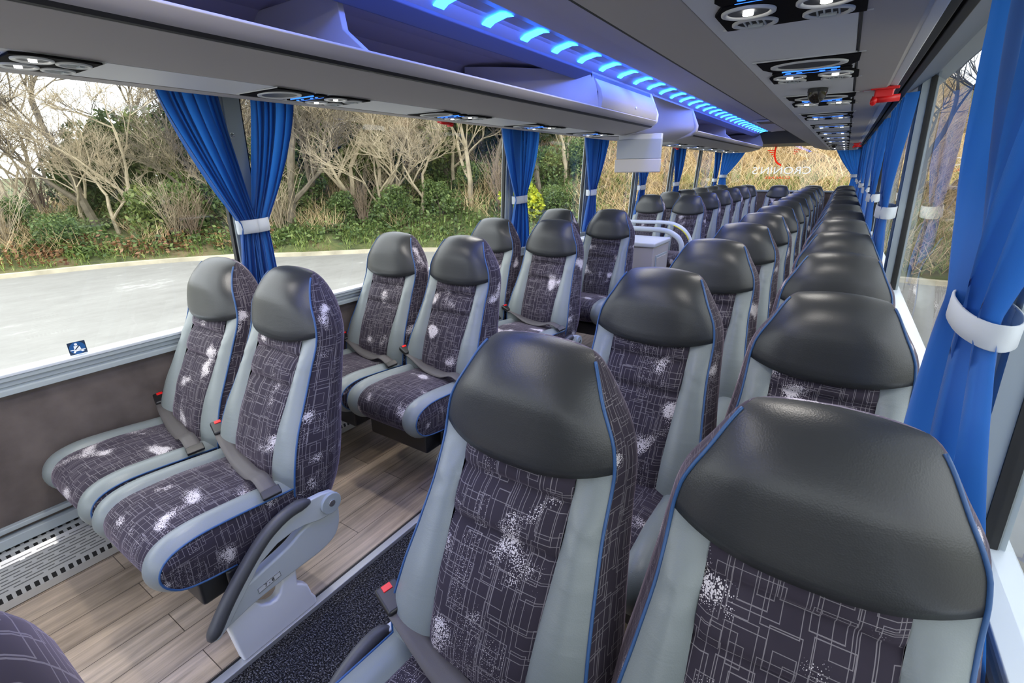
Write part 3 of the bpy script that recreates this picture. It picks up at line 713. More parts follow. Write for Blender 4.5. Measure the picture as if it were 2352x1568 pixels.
# ------------------------------------------------------------------ service panels
def service_panel():
    r = empty('service_panel'); z = 0
    MB().prism([(-.098, 0), (.098, 0), (.096, .10), (.080, .150), (-.080, .150), (-.096, .10)], lambda u, v, w: (u, v, w), -.004, .001).build('speaker_plate', M_platb, r, bevel=.001)
    MB().disc_ring((0, .076, -.004), .062, .077, .004, 36, (1, .78)).build('speaker_ring', M_ring, r, smooth=True)
    MB().disc((0, .076, -.0046), .062, 32, (1, .78)).build('speaker_grille', M_dark, r)
    b = MB().prism([(-.080, .160), (.080, .160), (.084, .180), (.080, .200), (-.080, .200), (-.084, .180)], lambda u, v, w: (u, v, w), -.005, .001).build('button_strip', M_platb, r, bevel=.001)
    MB().box(-.060, .060, .1595, .1612, -.0056, .0).box(-.060, .060, .1985, .2002, -.0056, .0).build('glow_line', M_btn, b)
    for x in (-.048, -.024, .024, .048):
        MB().prism([(x + .0062 * math.cos(t * PI / 6), .180 + .0042 * math.sin(t * PI / 6)) for t in range(12)], lambda u, v, w: (u, v, w), -.0065, 0).build('button', M_btn, b)
    MB().prism([(-.080, .212), (.080, .212), (.098, .260), (.098, .372), (-.098, .372), (-.098, .260)], lambda u, v, w: (u, v, w), -.004, .001).build('lamp_plate', M_platb, r, bevel=.001)
    for x in (-.050, .050):
        MB().disc_ring((x, .258, -.004), .029, .038, .0045, 28).build('lamp_ring', M_ring, r, smooth=True)
        MB().disc((x, .258, -.0046), .029).build('reading_lamp', M_dark, r)
        MB().tube([(x, .258, -.004), (x, .258, -.009)], .0075, 14).build('bulb', M_lampg, r)
        n_ = MB().disc_ring((x, .332, -.004), .026, .034, .0045, 28).build('nozzle_ring', M_ring, r, smooth=True)
        MB().disc((x, .332, -.0046), .026).build('air_nozzle', M_rub, r)
        mb = MB()
        for q in (-.014, -.005, .005, .014): mb.box(x + q - .0012, x + q + .0012, .311, .353, -.0066, -.0046)
        mb.box(x - .011, x + .011, .339, .347, -.010, -.0046).build('vane', M_plate, n_)
    for y in (-.004, .376): MB().box(-.106, .106, y - .0009, y + .0009, -.0022, .001).build('seam', M_ring, r)
    return r
sp = service_panel(); n = 0
def put_panel(x, y, label, group):
    global n
    o = sp if n == 0 else copy_tree(sp); n += 1
    o.location = (x, y, 1.5605)
    if x < -1: o.location.x = -1.635; o.scale.x = 1.12
    tag(o, label, 'service panel', group)
    return o
yls = [(.17 - .0, 'at the left edge of the photo'), (.985, 'above the first pair of curtains on the left'), (1.765, 'above the red hammer on the left'), (2.56, 'above the second pair of curtains on the left'), (3.36, 'last before the monitor on the left')]
for y, w in yls: put_panel(-1.647, y, 'service panel under the left rack, ' + w, 'service panels under the left racks')
for k in range(5): put_panel(-1.647, 5.5 + .80 * k, f'black lamp and speaker panel under the left rack, {ordB[k]} behind the monitor', 'service panels under the left racks')
for k in range(12): put_panel(-.128, .745 + .7475 * k, f'black lamp and speaker panel under the right rack, {ORD[k]} from the camera', 'service panels under the right rack')
# seams between the underside panels are part of the rack: thin pale strips
# dome cameras
for k, (x, y, w) in enumerate(((-.128, 2.085, 'near'), (-.16, 6.9, 'far'))):
    r = empty('dome_camera', (x, y, 1.561)); tag(r, f'small dark dome camera under the right rack, the {w} one', 'camera')
    MB().tube([(0, 0, 0), (0, 0, -.012)], .030, 20).build('mount', M_black, r)
    P = [[(.029 * math.cos(a) * math.cos(b), .029 * math.sin(a) * math.cos(b), -.012 - .034 * math.sin(b)) for a in [i * PI / 10 for i in range(21)]] for b in [j * PI / 16 for j in range(9)]]
    MB().grid(P).build('dome', simple('smoked_dome', (.02, .015, .01), .12), r, smooth=True)
# emergency hammers
def hammer(x, y, z, side, label):
    r = empty('emergency_hammer', (x, y, z)); tag(r, label, 'hammer', 'red emergency hammers'); s = side
    if side < 0: r.rotation_euler = (0, 0, PI / 2); r.scale = (1.2, .9, 1.2)
    MB().box(-.030, .030, -.030, .030, -.030, 0).build('holder', M_red, r, bevel=.006)
    MB().tube([(s * .022, -.052, -.030), (s * .022, .035, -.032)], .0095, 12).build('handle', M_red, r, smooth=True)
    MB().tube([(s * .0, .028, -.036), (s * .034, .028, -.036)], .011, 12).build('head', M_red, r, smooth=True)
    MB().box(-.036, -.030, -.044, .044, -.008, 0).build('bracket', M_red, r, bevel=.002)
hammer(-1.905, 2.21, 1.590, 1, 'red emergency hammer under the left rack near the camera')
hammer(-1.90, 6.75, 1.590, 1, 'red emergency hammer under the left rack behind the monitor')
hammer(.062, 2.25, 1.566, -1, 'red emergency hammer under the right rack, the nearer and larger one')
hammer(.050, 7.0, 1.566, -1, 'red emergency hammer under the right rack, far down the coach')
st = MB().box(.0, .034, 2.24, 2.275, 1.5605, 1.5615).build('instruction_sticker', simple('sticker_red', (.45, .16, .15), .5)); tag(st, 'small red outlined instruction sticker beside the red hammer on the right', 'sticker')
MB().box(.003, .031, 2.244, 2.2565, 1.5598, 1.5605).box(.003, .031, 2.259, 2.2715, 1.5598, 1.5605).build('text_block', M_rackl, st)

# ------------------------------------------------------------------ curtains
def curtain(side, top, tie, bot, label, zt=1.585, zb=.74, n=7, seed=0, group='blue curtains', ztie=1.105, amp=.021, xin=.055, tie_on=True, htie=.055, thick=.030):
    rnd = random.Random(seed); w = wl if side < 0 else wr; s = 1 if side < 0 else -1
    ph = [rnd.uniform(-.5, .5) for _ in range(6)]
    P = []; NU = n * 10 + 1; NV = 46
    for j in range(NV):
        v = j / (NV - 1); z = zt + (zb - zt) * v
        if z > ztie:
            t = (zt - z) / (zt - ztie); k = t ** 1.25; e = sst(.72, 1, t) * .35; k = k * (1 - e) + e * t ** .9
            a, b = top[0] + (tie[0] - top[0]) * k, top[1] + (tie[1] - top[1]) * k; am = amp * (1 - .45 * t)
        else:
            t = (ztie - z) / (ztie - zb); k = min(1, t * 1.15) ** .75
            a, b = tie[0] + (bot[0] - tie[0]) * k, tie[1] + (bot[1] - tie[1]) * k; am = amp * (.6 + .45 * t)
        row = []
        for i in range(NU):
            u = i / (NU - 1); uu = u + (.30 / n) * math.sin(2 * PI * (1.5 * u + ph[0])) + (.16 / n) * math.sin(2 * PI * (3.3 * u + ph[4])) + (.12 / n) * math.sin(6 * v + ph[1] * 6)
            pl = math.sin(2 * PI * n * uu + ph[2] * 3) + .35 * math.sin(2 * PI * (n * .5) * uu + 4 * v + ph[3] * 6)
            x = w(z) + s * (xin + am * pl * .8 + .012 * math.sin(PI * v))
            y = a + (b - a) * u + am * .35 * math.cos(2 * PI * n * uu + ph[2] * 3)
            row.append((x, y, z))
        P.append(row)
    o = MB().grid(P).build('curtain', M_curt, None, smooth=True); tag(o, label, 'curtain', group)
    # press studs
    return o
def tie_band(side, y0, y1, z, label, h=.055, d=.034, xin=.055):
    w = wl if side < 0 else wr; s = 1 if side < 0 else -1; yc = (y0 + y1) / 2; hy = (y1 - y0) / 2
    P = []
    for q in (-.5, -.46, 0, .46, .5):
        P.append([(w(z) + s * xin + d * math.cos(t) * (1 if abs(q) < .5 else .9), yc + hy * math.copysign(abs(math.sin(t)) ** .8, math.sin(t)), z + h * q + .004 * math.sin(t)) for t in [i * 2 * PI / 36 for i in range(37)]])
    o = MB().grid(P).build('curtain_tie', M_tie, None, smooth=True); sm = o.modifiers.new('s', 'SOLIDIFY'); sm.thickness = .003
    tag(o, label, 'curtain tie', 'white curtain ties')
curtain(-1, (.835, 1.045), (1.045, 1.115), (1.01, 1.10), 'blue curtain pulled back on the near side of the first left window post', n=7, seed=1)
curtain(-1, (1.165, 1.36), (1.085, 1.160), (1.08, 1.185), 'blue curtain hanging on the far side of the first left window post', n=6, seed=2)
tie_band(-1, 1.035, 1.170, 1.105, 'white tie round the pair of curtains at the first left window post', d=.04)
for k, (a, b, t0, t1, c, d) in enumerate(((2.885, 3.42, 3.075, 3.225, 3.02, 3.31), (4.20, 4.74, 4.37, 4.50, 4.33, 4.56), (5.55, 6.15, 5.78, 5.95, 5.70, 6.00), (7.05, 7.60, 7.25, 7.42, 7.20, 7.48), (9.60, 10.05, 9.85, 10.0, 9.8, 10.05))):
    w = ('second', 'third', 'fourth', 'fifth', 'sixth')[k]
    curtain(-1, (a, b), (t0, t1), (c, d), f'blue curtain gathered at the {w} left window post', n=9, seed=10 + k, xin=.07)
    tie_band(-1, t0 - .01, t1 + .01, 1.105, f'white tie round the curtain at the {w} left window post', xin=.07, d=.042)
curtain(1, (.50, 1.36), (.83, 1.03), (.66, 1.17), 'large blue curtain hanging down the right edge of the photo', n=4, seed=31, zt=1.62, zb=.66, amp=.034, xin=.080, ztie=1.11)
tie_band(1, .82, 1.035, 1.105, 'white tie round the large curtain at the right edge of the photo', h=.036, d=.034, xin=.080)
for k, (a, b, t0, t1, c, d) in enumerate(((2.74, 3.75, 2.92, 3.12, 2.85, 3.30), (4.05, 5.0, 4.30, 4.52, 4.2, 4.65), (5.4, 6.3, 5.70, 5.92, 5.6, 6.0), (6.9, 7.7, 7.15, 7.36, 7.05, 7.5), (8.4, 9.3, 8.7, 8.9, 8.6, 9.05), (9.6, 10.1, 9.85, 10.02, 9.8, 10.1))):
    w = ('second', 'third', 'fourth', 'fifth', 'sixth', 'rearmost')[k]
    curtain(1, (a, b), (t0, t1), (c, d), f'blue curtain gathered at the {w} right window post', n=10, seed=40 + k, zt=1.60, xin=.085, amp=.024)
    tie_band(1, t0 - .01, t1 + .01, 1.105, f'white tie round the curtain at the {w} right window post', xin=.085, d=.042)
# rear window curtains, hanging in the plane of the back window
def rear_curtain(xs, label, seed):
    P = []; rnd = random.Random(seed); n_ = 6
    for j in range(32):
        v = j / 31; z = 1.66 - .72 * v; t = min(1, v / .68); k = t ** 1.3
        a = xs[0] + (xs[2] - xs[0]) * k; b = xs[1] + (xs[3] - xs[1]) * k
        if v > .68: q = (v - .68) / .32; a -= .02 * q; b += .03 * q
        P.append([(a + (b - a) * i / 60, Y1 - .10 + .02 * math.sin(2 * PI * n_ * i / 60 + seed) * (1 - .5 * t), z) for i in range(61)])
    tag(MB().grid(P).build('curtain', M_curt, None, smooth=True), label, 'curtain', 'blue curtains')
rear_curtain((-1.98, -1.56, -1.98, -1.87), 'blue curtain swept to the left side of the back window', 3)
rear_curtain((-.22, .24, .10, .22), 'blue curtain swept to the right side of the back window', 5)
def rear_tie(x0, x1, label):
    yc = Y1 - .10; P = []
    for q in (-.5, 0, .5): P.append([((x0 + x1) / 2 + (x1 - x0) / 2 * math.cos(t), yc + .035 * math.sin(t), 1.17 + .05 * q) for t in [i * 2 * PI / 24 for i in range(25)]])
    tag(MB().grid(P).build('curtain_tie', M_tie, None, smooth=True), label, 'curtain tie', 'white curtain ties')
rear_tie(-1.99, -1.85, 'white tie round the curtain left of the back window'); rear_tie(.08, .23, 'white tie round the curtain right of the back window')
# hook plate on the first left post
tag(MB().box(wl(1.5) + .02, wl(1.5) + .028, 1.085, 1.10, 1.44, 1.53).tube([(wl(1.47) + .025, 1.092, 1.455), (wl(1.47) + .04, 1.092, 1.445)], .006, 10).build('curtain_hook', M_metal, None, bevel=.002), 'small metal hook plate on the grey post between the first two left curtains', 'hook')

# ------------------------------------------------------------------ stickers and lettering
stk = empty('belt_sticker', (wl(.75) + .004, .452, .751)); tag(stk, 'square blue sticker of a belted seated figure at the foot of the left window', 'sticker')
SB = simple('sticker_blue', (.012, .09, .28), .4); SD = simple('sticker_navy', (.012, .03, .07), .4); SW = simple('sticker_white', (.85, .88, .9), .4)
fy = lambda u, v, w: (w, u, v)
MB().prism([(-.024, -.022), (.024, -.022), (.024, .022), (-.024, .022)], fy, 0, .001).build('backing', SD, stk)
MB().prism([(.0215 * math.cos(t * PI / 16), .0215 * math.sin(t * PI / 16)) for t in range(32)], fy, .001, .0016).build('disc', SB, stk)
mb = MB(); mb.prism([(-.002 + .0042 * math.cos(t * PI / 8), .0135 + .0042 * math.sin(t * PI / 8)) for t in range(16)], fy, .0016, .0022)
for poly in ([(-.009, .008), (.006, .008), (.009, -.006), (-.009, -.006)], [(-.010, -.0075), (.012, -.0075), (.016, -.014), (.010, -.015), (.006, -.011), (-.006, -.011), (-.009, -.016), (-.014, -.015)]): mb.prism(poly, fy, .0016, .0022)
mb.prism([(-.020, -.006), (.020, -.010), (.020, -.0075), (-.020, -.0035)], fy, .0016, .0022)
mb.build('figure', SW, stk)
MB().prism([(.005, .009), (.0075, .007), (-.006, -.006), (-.0085, -.0045)], fy, .0022, .0026).build('belt_mark', SD, stk)
OR = cloth('orange_decal', (.90, .08, .01), .75); WH = cloth('white_decal', (.80, .78, .76), .75)
def decal_text(body, size, mat, x, z, name, label, wx):
    me = text_mesh(body, 1.0, .004); me.materials.clear(); me.materials.append(mat)
    xs = [v.co.x for v in me.vertices]; w_ = max(xs) - min(xs); ys = [v.co.y for v in me.vertices]; hh = max(ys) - min(ys)
    for v in me.vertices:
        X_, Y_, Z_ = v.co; v.co = (-X_ / w_ * wx, Z_ * .2, Y_ / hh * size)
    o = bpy.data.objects.new(name, me); C.objects.link(o); o.location = (x, Y1 + .012, z); tag(o, label, 'lettering'); return o
decal_text("CRONIN'S", .125, WH, -.975, 1.255, 'window_lettering', "large white lettering CRONIN'S seen mirrored on the back window", .93)
decal_text('COACHES', .042, OR, -1.01, 1.135, 'window_lettering', 'small orange lettering COACHES seen mirrored on the back window', .40)
# shield emblem with wings
fz = lambda u, v, w: (u, w, v)
e_ = empty('window_emblem', (-.985, Y1 + .012, 1.50)); tag(e_, 'orange winged shield emblem above the lettering on the back window', 'emblem')
def stroke(pts, wd, name):
    em = MB(); pts = [Vector((a, b, 0)) for a, b in pts]; L = []; Rr = []
    for i, p in enumerate(pts):
        d = (pts[min(i + 1, len(pts) - 1)] - pts[max(i - 1, 0)]).normalized(); nrm = Vector((-d.y, d.x, 0)) * wd / 2
        L.append((p + nrm)[:2]); Rr.append((p - nrm)[:2])
    em.prism(L + Rr[::-1], fz, 0, .004).build(name, OR, e_)
stroke([(p.x, p.y) for p in spline([(.02, .20, 0), (-.08, .205, 0), (-.125, .18, 0), (-.135, .08, 0), (-.12, -.02, 0), (-.08, -.10, 0), (0, -.155, 0)], 18)], .026, 'shield_outline')
stroke([(p.x, p.y) for p in spline([(.06, .20, 0), (.11, .205, 0), (.15, .185, 0)], 6)], .022, 'shield_corner')
for k in range(4):
    stroke([(-.255 + .035 * k, .10 - .035 * k), (-.14, .10 - .030 * k)], .014, 'feather')
    if k < 3: stroke([(.16, .10 - .030 * k), (.265 - .035 * k, .10 - .035 * k)], .011, 'feather')

# ------------------------------------------------------------------ monitor, cabinet, rails
mo = empty('fold_down_monitor', (-1.385, 3.885, 1.53)); tag(mo, 'grey fold-down monitor hanging below the end of the left luggage rack', 'monitor')
MB().box(-.178, .178, .004, .040, -.145, .0).build('upper_housing', simple('housing_grey', (.40, .43, .46), .45), mo, bevel=.006)
MB().box(-.184, .184, -.008, .030, -.245, -.146).build('lower_housing', simple('housing_pale', (.60, .57, .54), .45), mo, bevel=.008)
MB().box(-.17, .17, .02, .06, -.002, .035).build('hinge', M_rackl, mo, bevel=.004)
cb = empty('stairwell_cabinet', (-1.58, 4.22, -.6)); tag(cb, 'pale grey cabinet with a flat lid beside the stairwell on the left', 'cabinet')
M_cab = simple('cabinet_grey', (.45, .42, .41), .5); M_lid = simple('cabinet_lid', (.55, .57, .58), .4)
MB().box(-.36, .352, -.21, .23, 0, 1.285).build('body', M_cab, cb, bevel=.012)
MB().box(-.37, .362, -.225, .24, 1.285, 1.325).build('lid', M_lid, cb, bevel=.012, seg=3)
MB().box(.352, .358, -.15, .17, .55, 1.21).build('door', M_frame, cb, bevel=.02)
MB().box(.357, .362, -.13, .15, .56, 1.19).build('door_panel', M_cab, cb, bevel=.02)
hr = empty('handrail', (-1.5, 4.5, 0)); tag(hr, 'pale curved grab rail with a yellow stripe behind the stairwell cabinet', 'handrail')
M_rail = simple('rail_grey', (.60, .65, .67), .3)
p = spline([(-.45, .02, .838), (.0, .02, .842), (.20, .02, .845), (.30, .01, .83), (.385, 0, .785), (.44, 0, .71), (.465, 0, .6), (.47, 0, .3), (.47, 0, 0)], 40)
tb = MB().tube(p, .0165, 14).build('rail', M_rail, hr, smooth=True)
p2 = [(q[0] - .004, q[1] - .0135, q[2] - .008) for q in p[14:25]]; MB().tube(p2, .0055, 8).build('yellow_stripe', simple('rail_yellow', (.75, .68, .05), .4), hr, smooth=True)
hr = empty('handrail', (-1.5, 4.62, 0)); tag(hr, 'lower thick pale grab rail curving down behind the stairwell cabinet', 'handrail')
MB().tube(spline([(-.45, 0, .762), (.0, 0, .764), (.16, 0, .762), (.25, 0, .735), (.32, 0, .68), (.35, 0, .58), (.355, 0, .3), (.355, 0, 0)], 32), .024, 14).build('rail', M_rail, hr, smooth=True)

# ------------------------------------------------------------------ outdoors
G = -1.24
def ground_mat():
    m, nt, p = newmat('tarmac')
    tc = N(nt, 'ShaderNodeTexCoord')
    n1 = N(nt, 'ShaderNodeTexNoise', inp={'Scale': .35, 'Detail': 5.0, 'Roughness': .7}); nt.links.new(tc.outputs['Object'], n1.inputs['Vector'])
    mp = N(nt, 'ShaderNodeMapping'); mp.inputs['Scale'].default_value = (1.1, .45, 1); nt.links.new(tc.outputs['Object'], mp.inputs['Vector'])
    n2 = N(nt, 'ShaderNodeTexNoise', inp={'Scale': 3.0, 'Detail': 6.0, 'Roughness': .75}); nt.links.new(mp.outputs[0], n2.inputs['Vector'])
    r = N(nt, 'ShaderNodeValToRGB'); e = r.color_ramp.elements; e[0].position = .3; e[0].color = (.20, .19, .175, 1); e[1].position = .60; e[1].color = (.28, .27, .25, 1)
    x = r.color_ramp.elements.new(.74); x.color = (.58, .565, .54, 1)
    nt.links.new(math_n(nt, 'ADD', math_n(nt, 'MULTIPLY', n1.outputs['Fac'], .45), math_n(nt, 'MULTIPLY', n2.outputs['Fac'], .55)), r.inputs[0])
    nt.links.new(r.outputs[0], p.inputs['Base Color']); p.inputs['Roughness'].default_value = .75
    return m
struct('ground', MB().add([(-70, -50, G), (60, -50, G), (60, 60, G), (-70, 60, G)], [(0, 1, 2, 3)]), ground_mat())
CUR = [(-30, -22), (-24, -10), (-19.6, -3), (-18.1, 2.9), (-17.3, 5.5), (-15.8, 7.9), (-14.3, 9.2), (-12.8, 10.8), (-11, 12.2), (-8, 13.4), (-4, 14.0), (0, 14.2), (4, 14.0), (8, 12.5), (10.5, 9), (12, 3), (13, -6), (15, -16)]
CS = spline([(a, b, 0) for a, b in CUR], 400); CEN = Vector((-2, 1, 0))
Rn = np.random.RandomState(7)
TB = np.linspace(0, 1, 64); HN = Rn.rand(64)
def hnoise(a, b):
    return .5 * math.sin(a * 1.7 + 2 * math.sin(b * .9)) + .3 * math.sin(b * 2.3 + a * .6) + .2 * math.sin(a * 4.1 + b * 3.3)
def bank(sv, d):
    """point on the bank: sv in 0..1 along the kerb, d metres beyond it"""
    q = CS[min(399, max(0, int(sv * 399)))]; dr = (q - CEN).normalized(); p = q + dr * d
    left = sst(.42, .52, sv); right = sst(.652, .674, sv)
    slope = .20 + .30 * sst(.26, .42, sv) + .30 * left - .45 * right; H = 2.3 + 1.9 * sst(.25, .42, sv) + 3.0 * left - 4.6 * right
    z = G + .10 + min(1, d / .8) * .1 + H * (1 - math.exp(-max(0, d - .3) * slope / H * 1.0)) + .12 * hnoise(p.x, p.y) * min(1, d / 2)
    return (p.x, p.y, z)
def soil_mat():
    m, nt, p = newmat('bank_soil')
    tc = N(nt, 'ShaderNodeTexCoord'); n1 = N(nt, 'ShaderNodeTexNoise', inp={'Scale': .9, 'Detail': 8.0, 'Roughness': .75}); nt.links.new(tc.outputs['Object'], n1.inputs['Vector'])
    r = N(nt, 'ShaderNodeValToRGB'); e = r.color_ramp.elements; e[0].position = .36; e[0].color = (.045, .05, .02, 1); e[1].position = .6; e[1].color = (.19, .14, .07, 1)
    x = r.color_ramp.elements.new(.48); x.color = (.10, .12, .035, 1)
    nt.links.new(n1.outputs['Fac'], r.inputs[0]); nt.links.new(r.outputs[0], p.inputs['Base Color']); p.inputs['Roughness'].default_value = .95
    return m
dd = [0, .15, .5, 1, 1.6, 2.4, 3.3, 4.4, 5.6, 7, 9, 12, 16, 22, 30]
struct('ground_bank', MB().grid([[bank(i / 400, d) for d in dd] for i in range(401)]), soil_mat(), smooth=True).name = 'ground_bank'
kb = MB(); K = CS[20:380:2]
P = []
for q in K:
    dr = (q - CEN).normalized(); P.append([(q.x - dr.x * .14, q.y - dr.y * .14, G), (q.x - dr.x * .13, q.y - dr.y * .13, G + .11), (q.x, q.y, G + .12), (q.x + .02 * dr.x, q.y + .02 * dr.y, G)])
tag(kb.grid(P).build('kerb', simple('kerb_stone', (.52, .46, .34), .8, var=.3, vscale=1.5)), 'low pale kerb where the tarmac meets the green bank', 'kerb')

def leafmat(name, cols, scale=1.4, trans=.25):
    m, nt, p = newmat(name)
    gm = N(nt, 'ShaderNodeNewGeometry'); tc = N(nt, 'ShaderNodeTexCoord')
    n1 = N(nt, 'ShaderNodeTexNoise', inp={'Scale': scale, 'Detail': 3.0}); nt.links.new(gm.outputs['Position'], n1.inputs['Vector'])
    f_ = math_n(nt, 'ADD', math_n(nt, 'MULTIPLY', gm.outputs['Random Per Island'], .45), math_n(nt, 'MULTIPLY', n1.outputs['Fac'], .62))
    r = N(nt, 'ShaderNodeValToRGB'); e = r.color_ramp.elements
    for i, (ps, c) in enumerate(cols):
        x = e[i] if i < 2 else e.new(ps)
        x.position = ps; x.color = (*c, 1)
    nt.links.new(f_, r.inputs[0]); nt.links.new(r.outputs[0], p.inputs['Base Color']); p.inputs['Roughness'].default_value = .55
    out = nt.nodes['Material Output']; t = N(nt, 'ShaderNodeBsdfTranslucent'); nt.links.new(r.outputs[0], t.inputs[0]); mx = N(nt, 'ShaderNodeMixShader'); mx.inputs[0].default_value = trans
    nt.links.new(p.outputs[0], mx.inputs[1]); nt.links.new(t.outputs[0], mx.inputs[2]); nt.links.new(mx.outputs[0], out.inputs[0])
    return m
L_ivy = leafmat('ivy_leaf', [(.25, (.05, .09, .025)), (.85, (.30, .36, .11)), (.45, (.11, .17, .045)), (.65, (.17, .24, .07)), (.97, (.62, .66, .45))])
L_dark = leafmat('dark_leaf', [(.25, (.02, .04, .014)), (.8, (.15, .20, .06)), (.5, (.06, .10, .03))])
L_bush = leafmat('bush_leaf', [(.25, (.06, .09, .02)), (.8, (.30, .34, .10)), (.5, (.14, .19, .05))])
L_yel = leafmat('yellow_leaf', [(.25, (.16, .22, .02)), (.75, (.75, .72, .05)), (.5, (.40, .48, .04))], scale=4)
L_straw = leafmat('straw', [(.25, (.30, .20, .09)), (.8, (.88, .70, .42)), (.5, (.62, .46, .25))], trans=.25)
L_grass = leafmat('grass_blade', [(.25, (.10, .16, .03)), (.8, (.42, .48, .14)), (.5, (.22, .30, .07))])
L_red = leafmat('dead_bracken', [(.25, (.13, .05, .02)), (.8, (.42, .24, .12)), (.5, (.27, .13, .06))])
M_twig = simple('pale_twig', (.45, .37, .25), .8, var=.4, vscale=3)
M_bark = simple('bark', (.17, .14, .10), .9, var=.4, vscale=5)
M_barkd = simple('dark_bark', (.045, .04, .038), .9)

def quads(cen, size, rs, flat=.0, asp=1.6, upb=0.0):
    """leaf-shaped quads at centres"""
    n_ = len(cen); a = rs.normal(size=(n_, 3)); a[:, 2] = a[:, 2] * (1 - flat) + upb; a /= np.linalg.norm(a, axis=1)[:, None] + 1e-9
    b = rs.normal(size=(n_, 3)); b = np.cross(a, b); b /= np.linalg.norm(b, axis=1)[:, None] + 1e-9
    s = size * rs.uniform(.6, 1.3, size=(n_, 1)); cen = np.asarray(cen)
    v = np.stack([cen - a * s * .5 * asp, cen + b * s * .42, cen + a * s * .5 * asp, cen - b * s * .42], 1).reshape(-1, 3)
    return v
def quad_obj(name, v, mat, parent=None):
    k = len(v) // 4; me = bpy.data.meshes.new(name)
    me.vertices.add(4 * k); me.vertices.foreach_set('co', v.astype(np.float32).ravel()); me.loops.add(4 * k); me.loops.foreach_set('vertex_index', np.arange(4 * k, dtype=np.int32))
    me.polygons.add(k); me.polygons.foreach_set('loop_start', np.arange(0, 4 * k, 4, dtype=np.int32)); me.polygons.foreach_set('loop_total', np.full(k, 4, dtype=np.int32)); me.update(calc_edges=True)
    me.materials.append(mat); o = bpy.data.objects.new(name, me); C.objects.link(o)
    if parent: o.parent = parent
    return o
def blob(n_, R_, rs, lobes=7, H=1.0):
    """points spread near the surface of a lumpy crown of radius R_ standing on z=0"""
    L = [(rs.uniform(-.5, .5) * R_, rs.uniform(-.5, .5) * R_, rs.uniform(.35, 1.25) * R_ * H, rs.uniform(.35, .6) * R_) for _ in range(lobes)]
    out = []
    per = n_ // lobes
    for x, y, z, r in L:
        d = rs.normal(size=(per, 3)); d /= np.linalg.norm(d, axis=1)[:, None]; q = d * r * rs.uniform(.6, 1.08, size=(per, 1)) ** .6; q[:, 2] *= 1.0
        out.append(q + [x, y, z])
    o = np.concatenate(out); o[:, 2] = np.maximum(o[:, 2], .02); return o
def shrub_proto(name, mat, seed, n_=2600, leaf=.085, lobes=8, H=1.0, stem=M_bark):
    rs = np.random.RandomState(seed); r = empty(name)
    quad_obj('foliage', quads(blob(n_, 1.0, rs, lobes, H), leaf, rs), mat, r)
    mb = MB()
    for k in range(5):
        a = rs.uniform(0, 6.28); mb.tube([(0, 0, -.3), (.15 * math.cos(a), .15 * math.sin(a), .3), (.4 * math.cos(a), .4 * math.sin(a), .9 * H)], [.05, .035, .01], 5)
    mb.build('stem', stem, r)
    return r
def twig_proto(name, seed, n_=34, mat=M_twig, H=2.2, thick=.012):
    rs = np.random.RandomState(seed); mb = MB()
    for k in range(n_):
        a = rs.uniform(0, 6.28); sp_ = rs.uniform(.1, 1.3); h_ = H * rs.uniform(.55, 1.1); x = y = 0
        pts = [(rs.uniform(-.15, .15), rs.uniform(-.15, .15), -.2)]
        for i in range(1, 6):
            t = i / 5; pts.append((pts[0][0] + math.cos(a) * sp_ * h_ * .5 * t ** 1.3 + rs.uniform(-.05, .05), pts[0][1] + math.sin(a) * sp_ * h_ * .5 * t ** 1.3 + rs.uniform(-.05, .05), h_ * t))
        mb.tube(pts, [thick * 1.5 * (1 - .8 * i / 5) for i in range(6)], 3, False)
        for q in range(4):
            i = rs.randint(2, 5); p_ = Vector(pts[i]); d_ = Vector((rs.uniform(-1, 1), rs.uniform(-1, 1), rs.uniform(.3, 1.3))) * .22 * H / 2
            mb.tube([p_, p_ + d_ * .6 + Vector((0, 0, .03)), p_ + d_ * 1.3], [thick * .7, thick * .5, thick * .25], 3, False)
    o = mb.build(name, mat); return o
def tree_proto(name, seed, mat, H=6.0, depth=5, spread=.62, thick=.13):
    rs = random.Random(seed); mb = MB()
    def grow(p, d, L, r, k):
        pts = [p]; q = p.copy(); dd_ = d.copy()
        for i in range(4):
            dd_ = (dd_ + Vector((rs.uniform(-1, 1), rs.uniform(-1, 1), rs.uniform(-.5, .8))) * .16).normalized(); q = q + dd_ * L / 4; pts.append(q.copy())
        mb.tube(pts, [r * (1 - .11 * i) for i in range(5)], 6 if k < 2 else 3, False)
        if k >= depth: return
        for i in range(3 if k < 3 else 4):
            b = pts[rs.choice((2, 3, 4))] if i else pts[4]
            nd = (dd_ + Vector((rs.uniform(-1, 1), rs.uniform(-1, 1), rs.uniform(-.35, .6))) * spread * 1.25).normalized()
            grow(b, nd, L * rs.uniform(.6, .8), r * .58, k + 1)
    r0 = empty(name)
    grow(Vector((0, 0, -.3)), Vector((0, 0, 1)), H * .32, thick, 0)
    mb.build('branches', mat, r0); return r0
def place(o, sv, d, s, rz, label, cat, group, dz=-.05):
    p_ = bank(sv, d); o.location = (p_[0], p_[1], p_[2] + dz); o.scale = (s, s, s) if not isinstance(s, tuple) else s; o.rotation_euler = (0, 0, rz); tag(o, label, cat, group)
rs = np.random.RandomState(3); rr = random.Random(5)
used = set()
def inst(o):
    if o.name in used: return copy_tree(o)
    used.add(o.name); return o
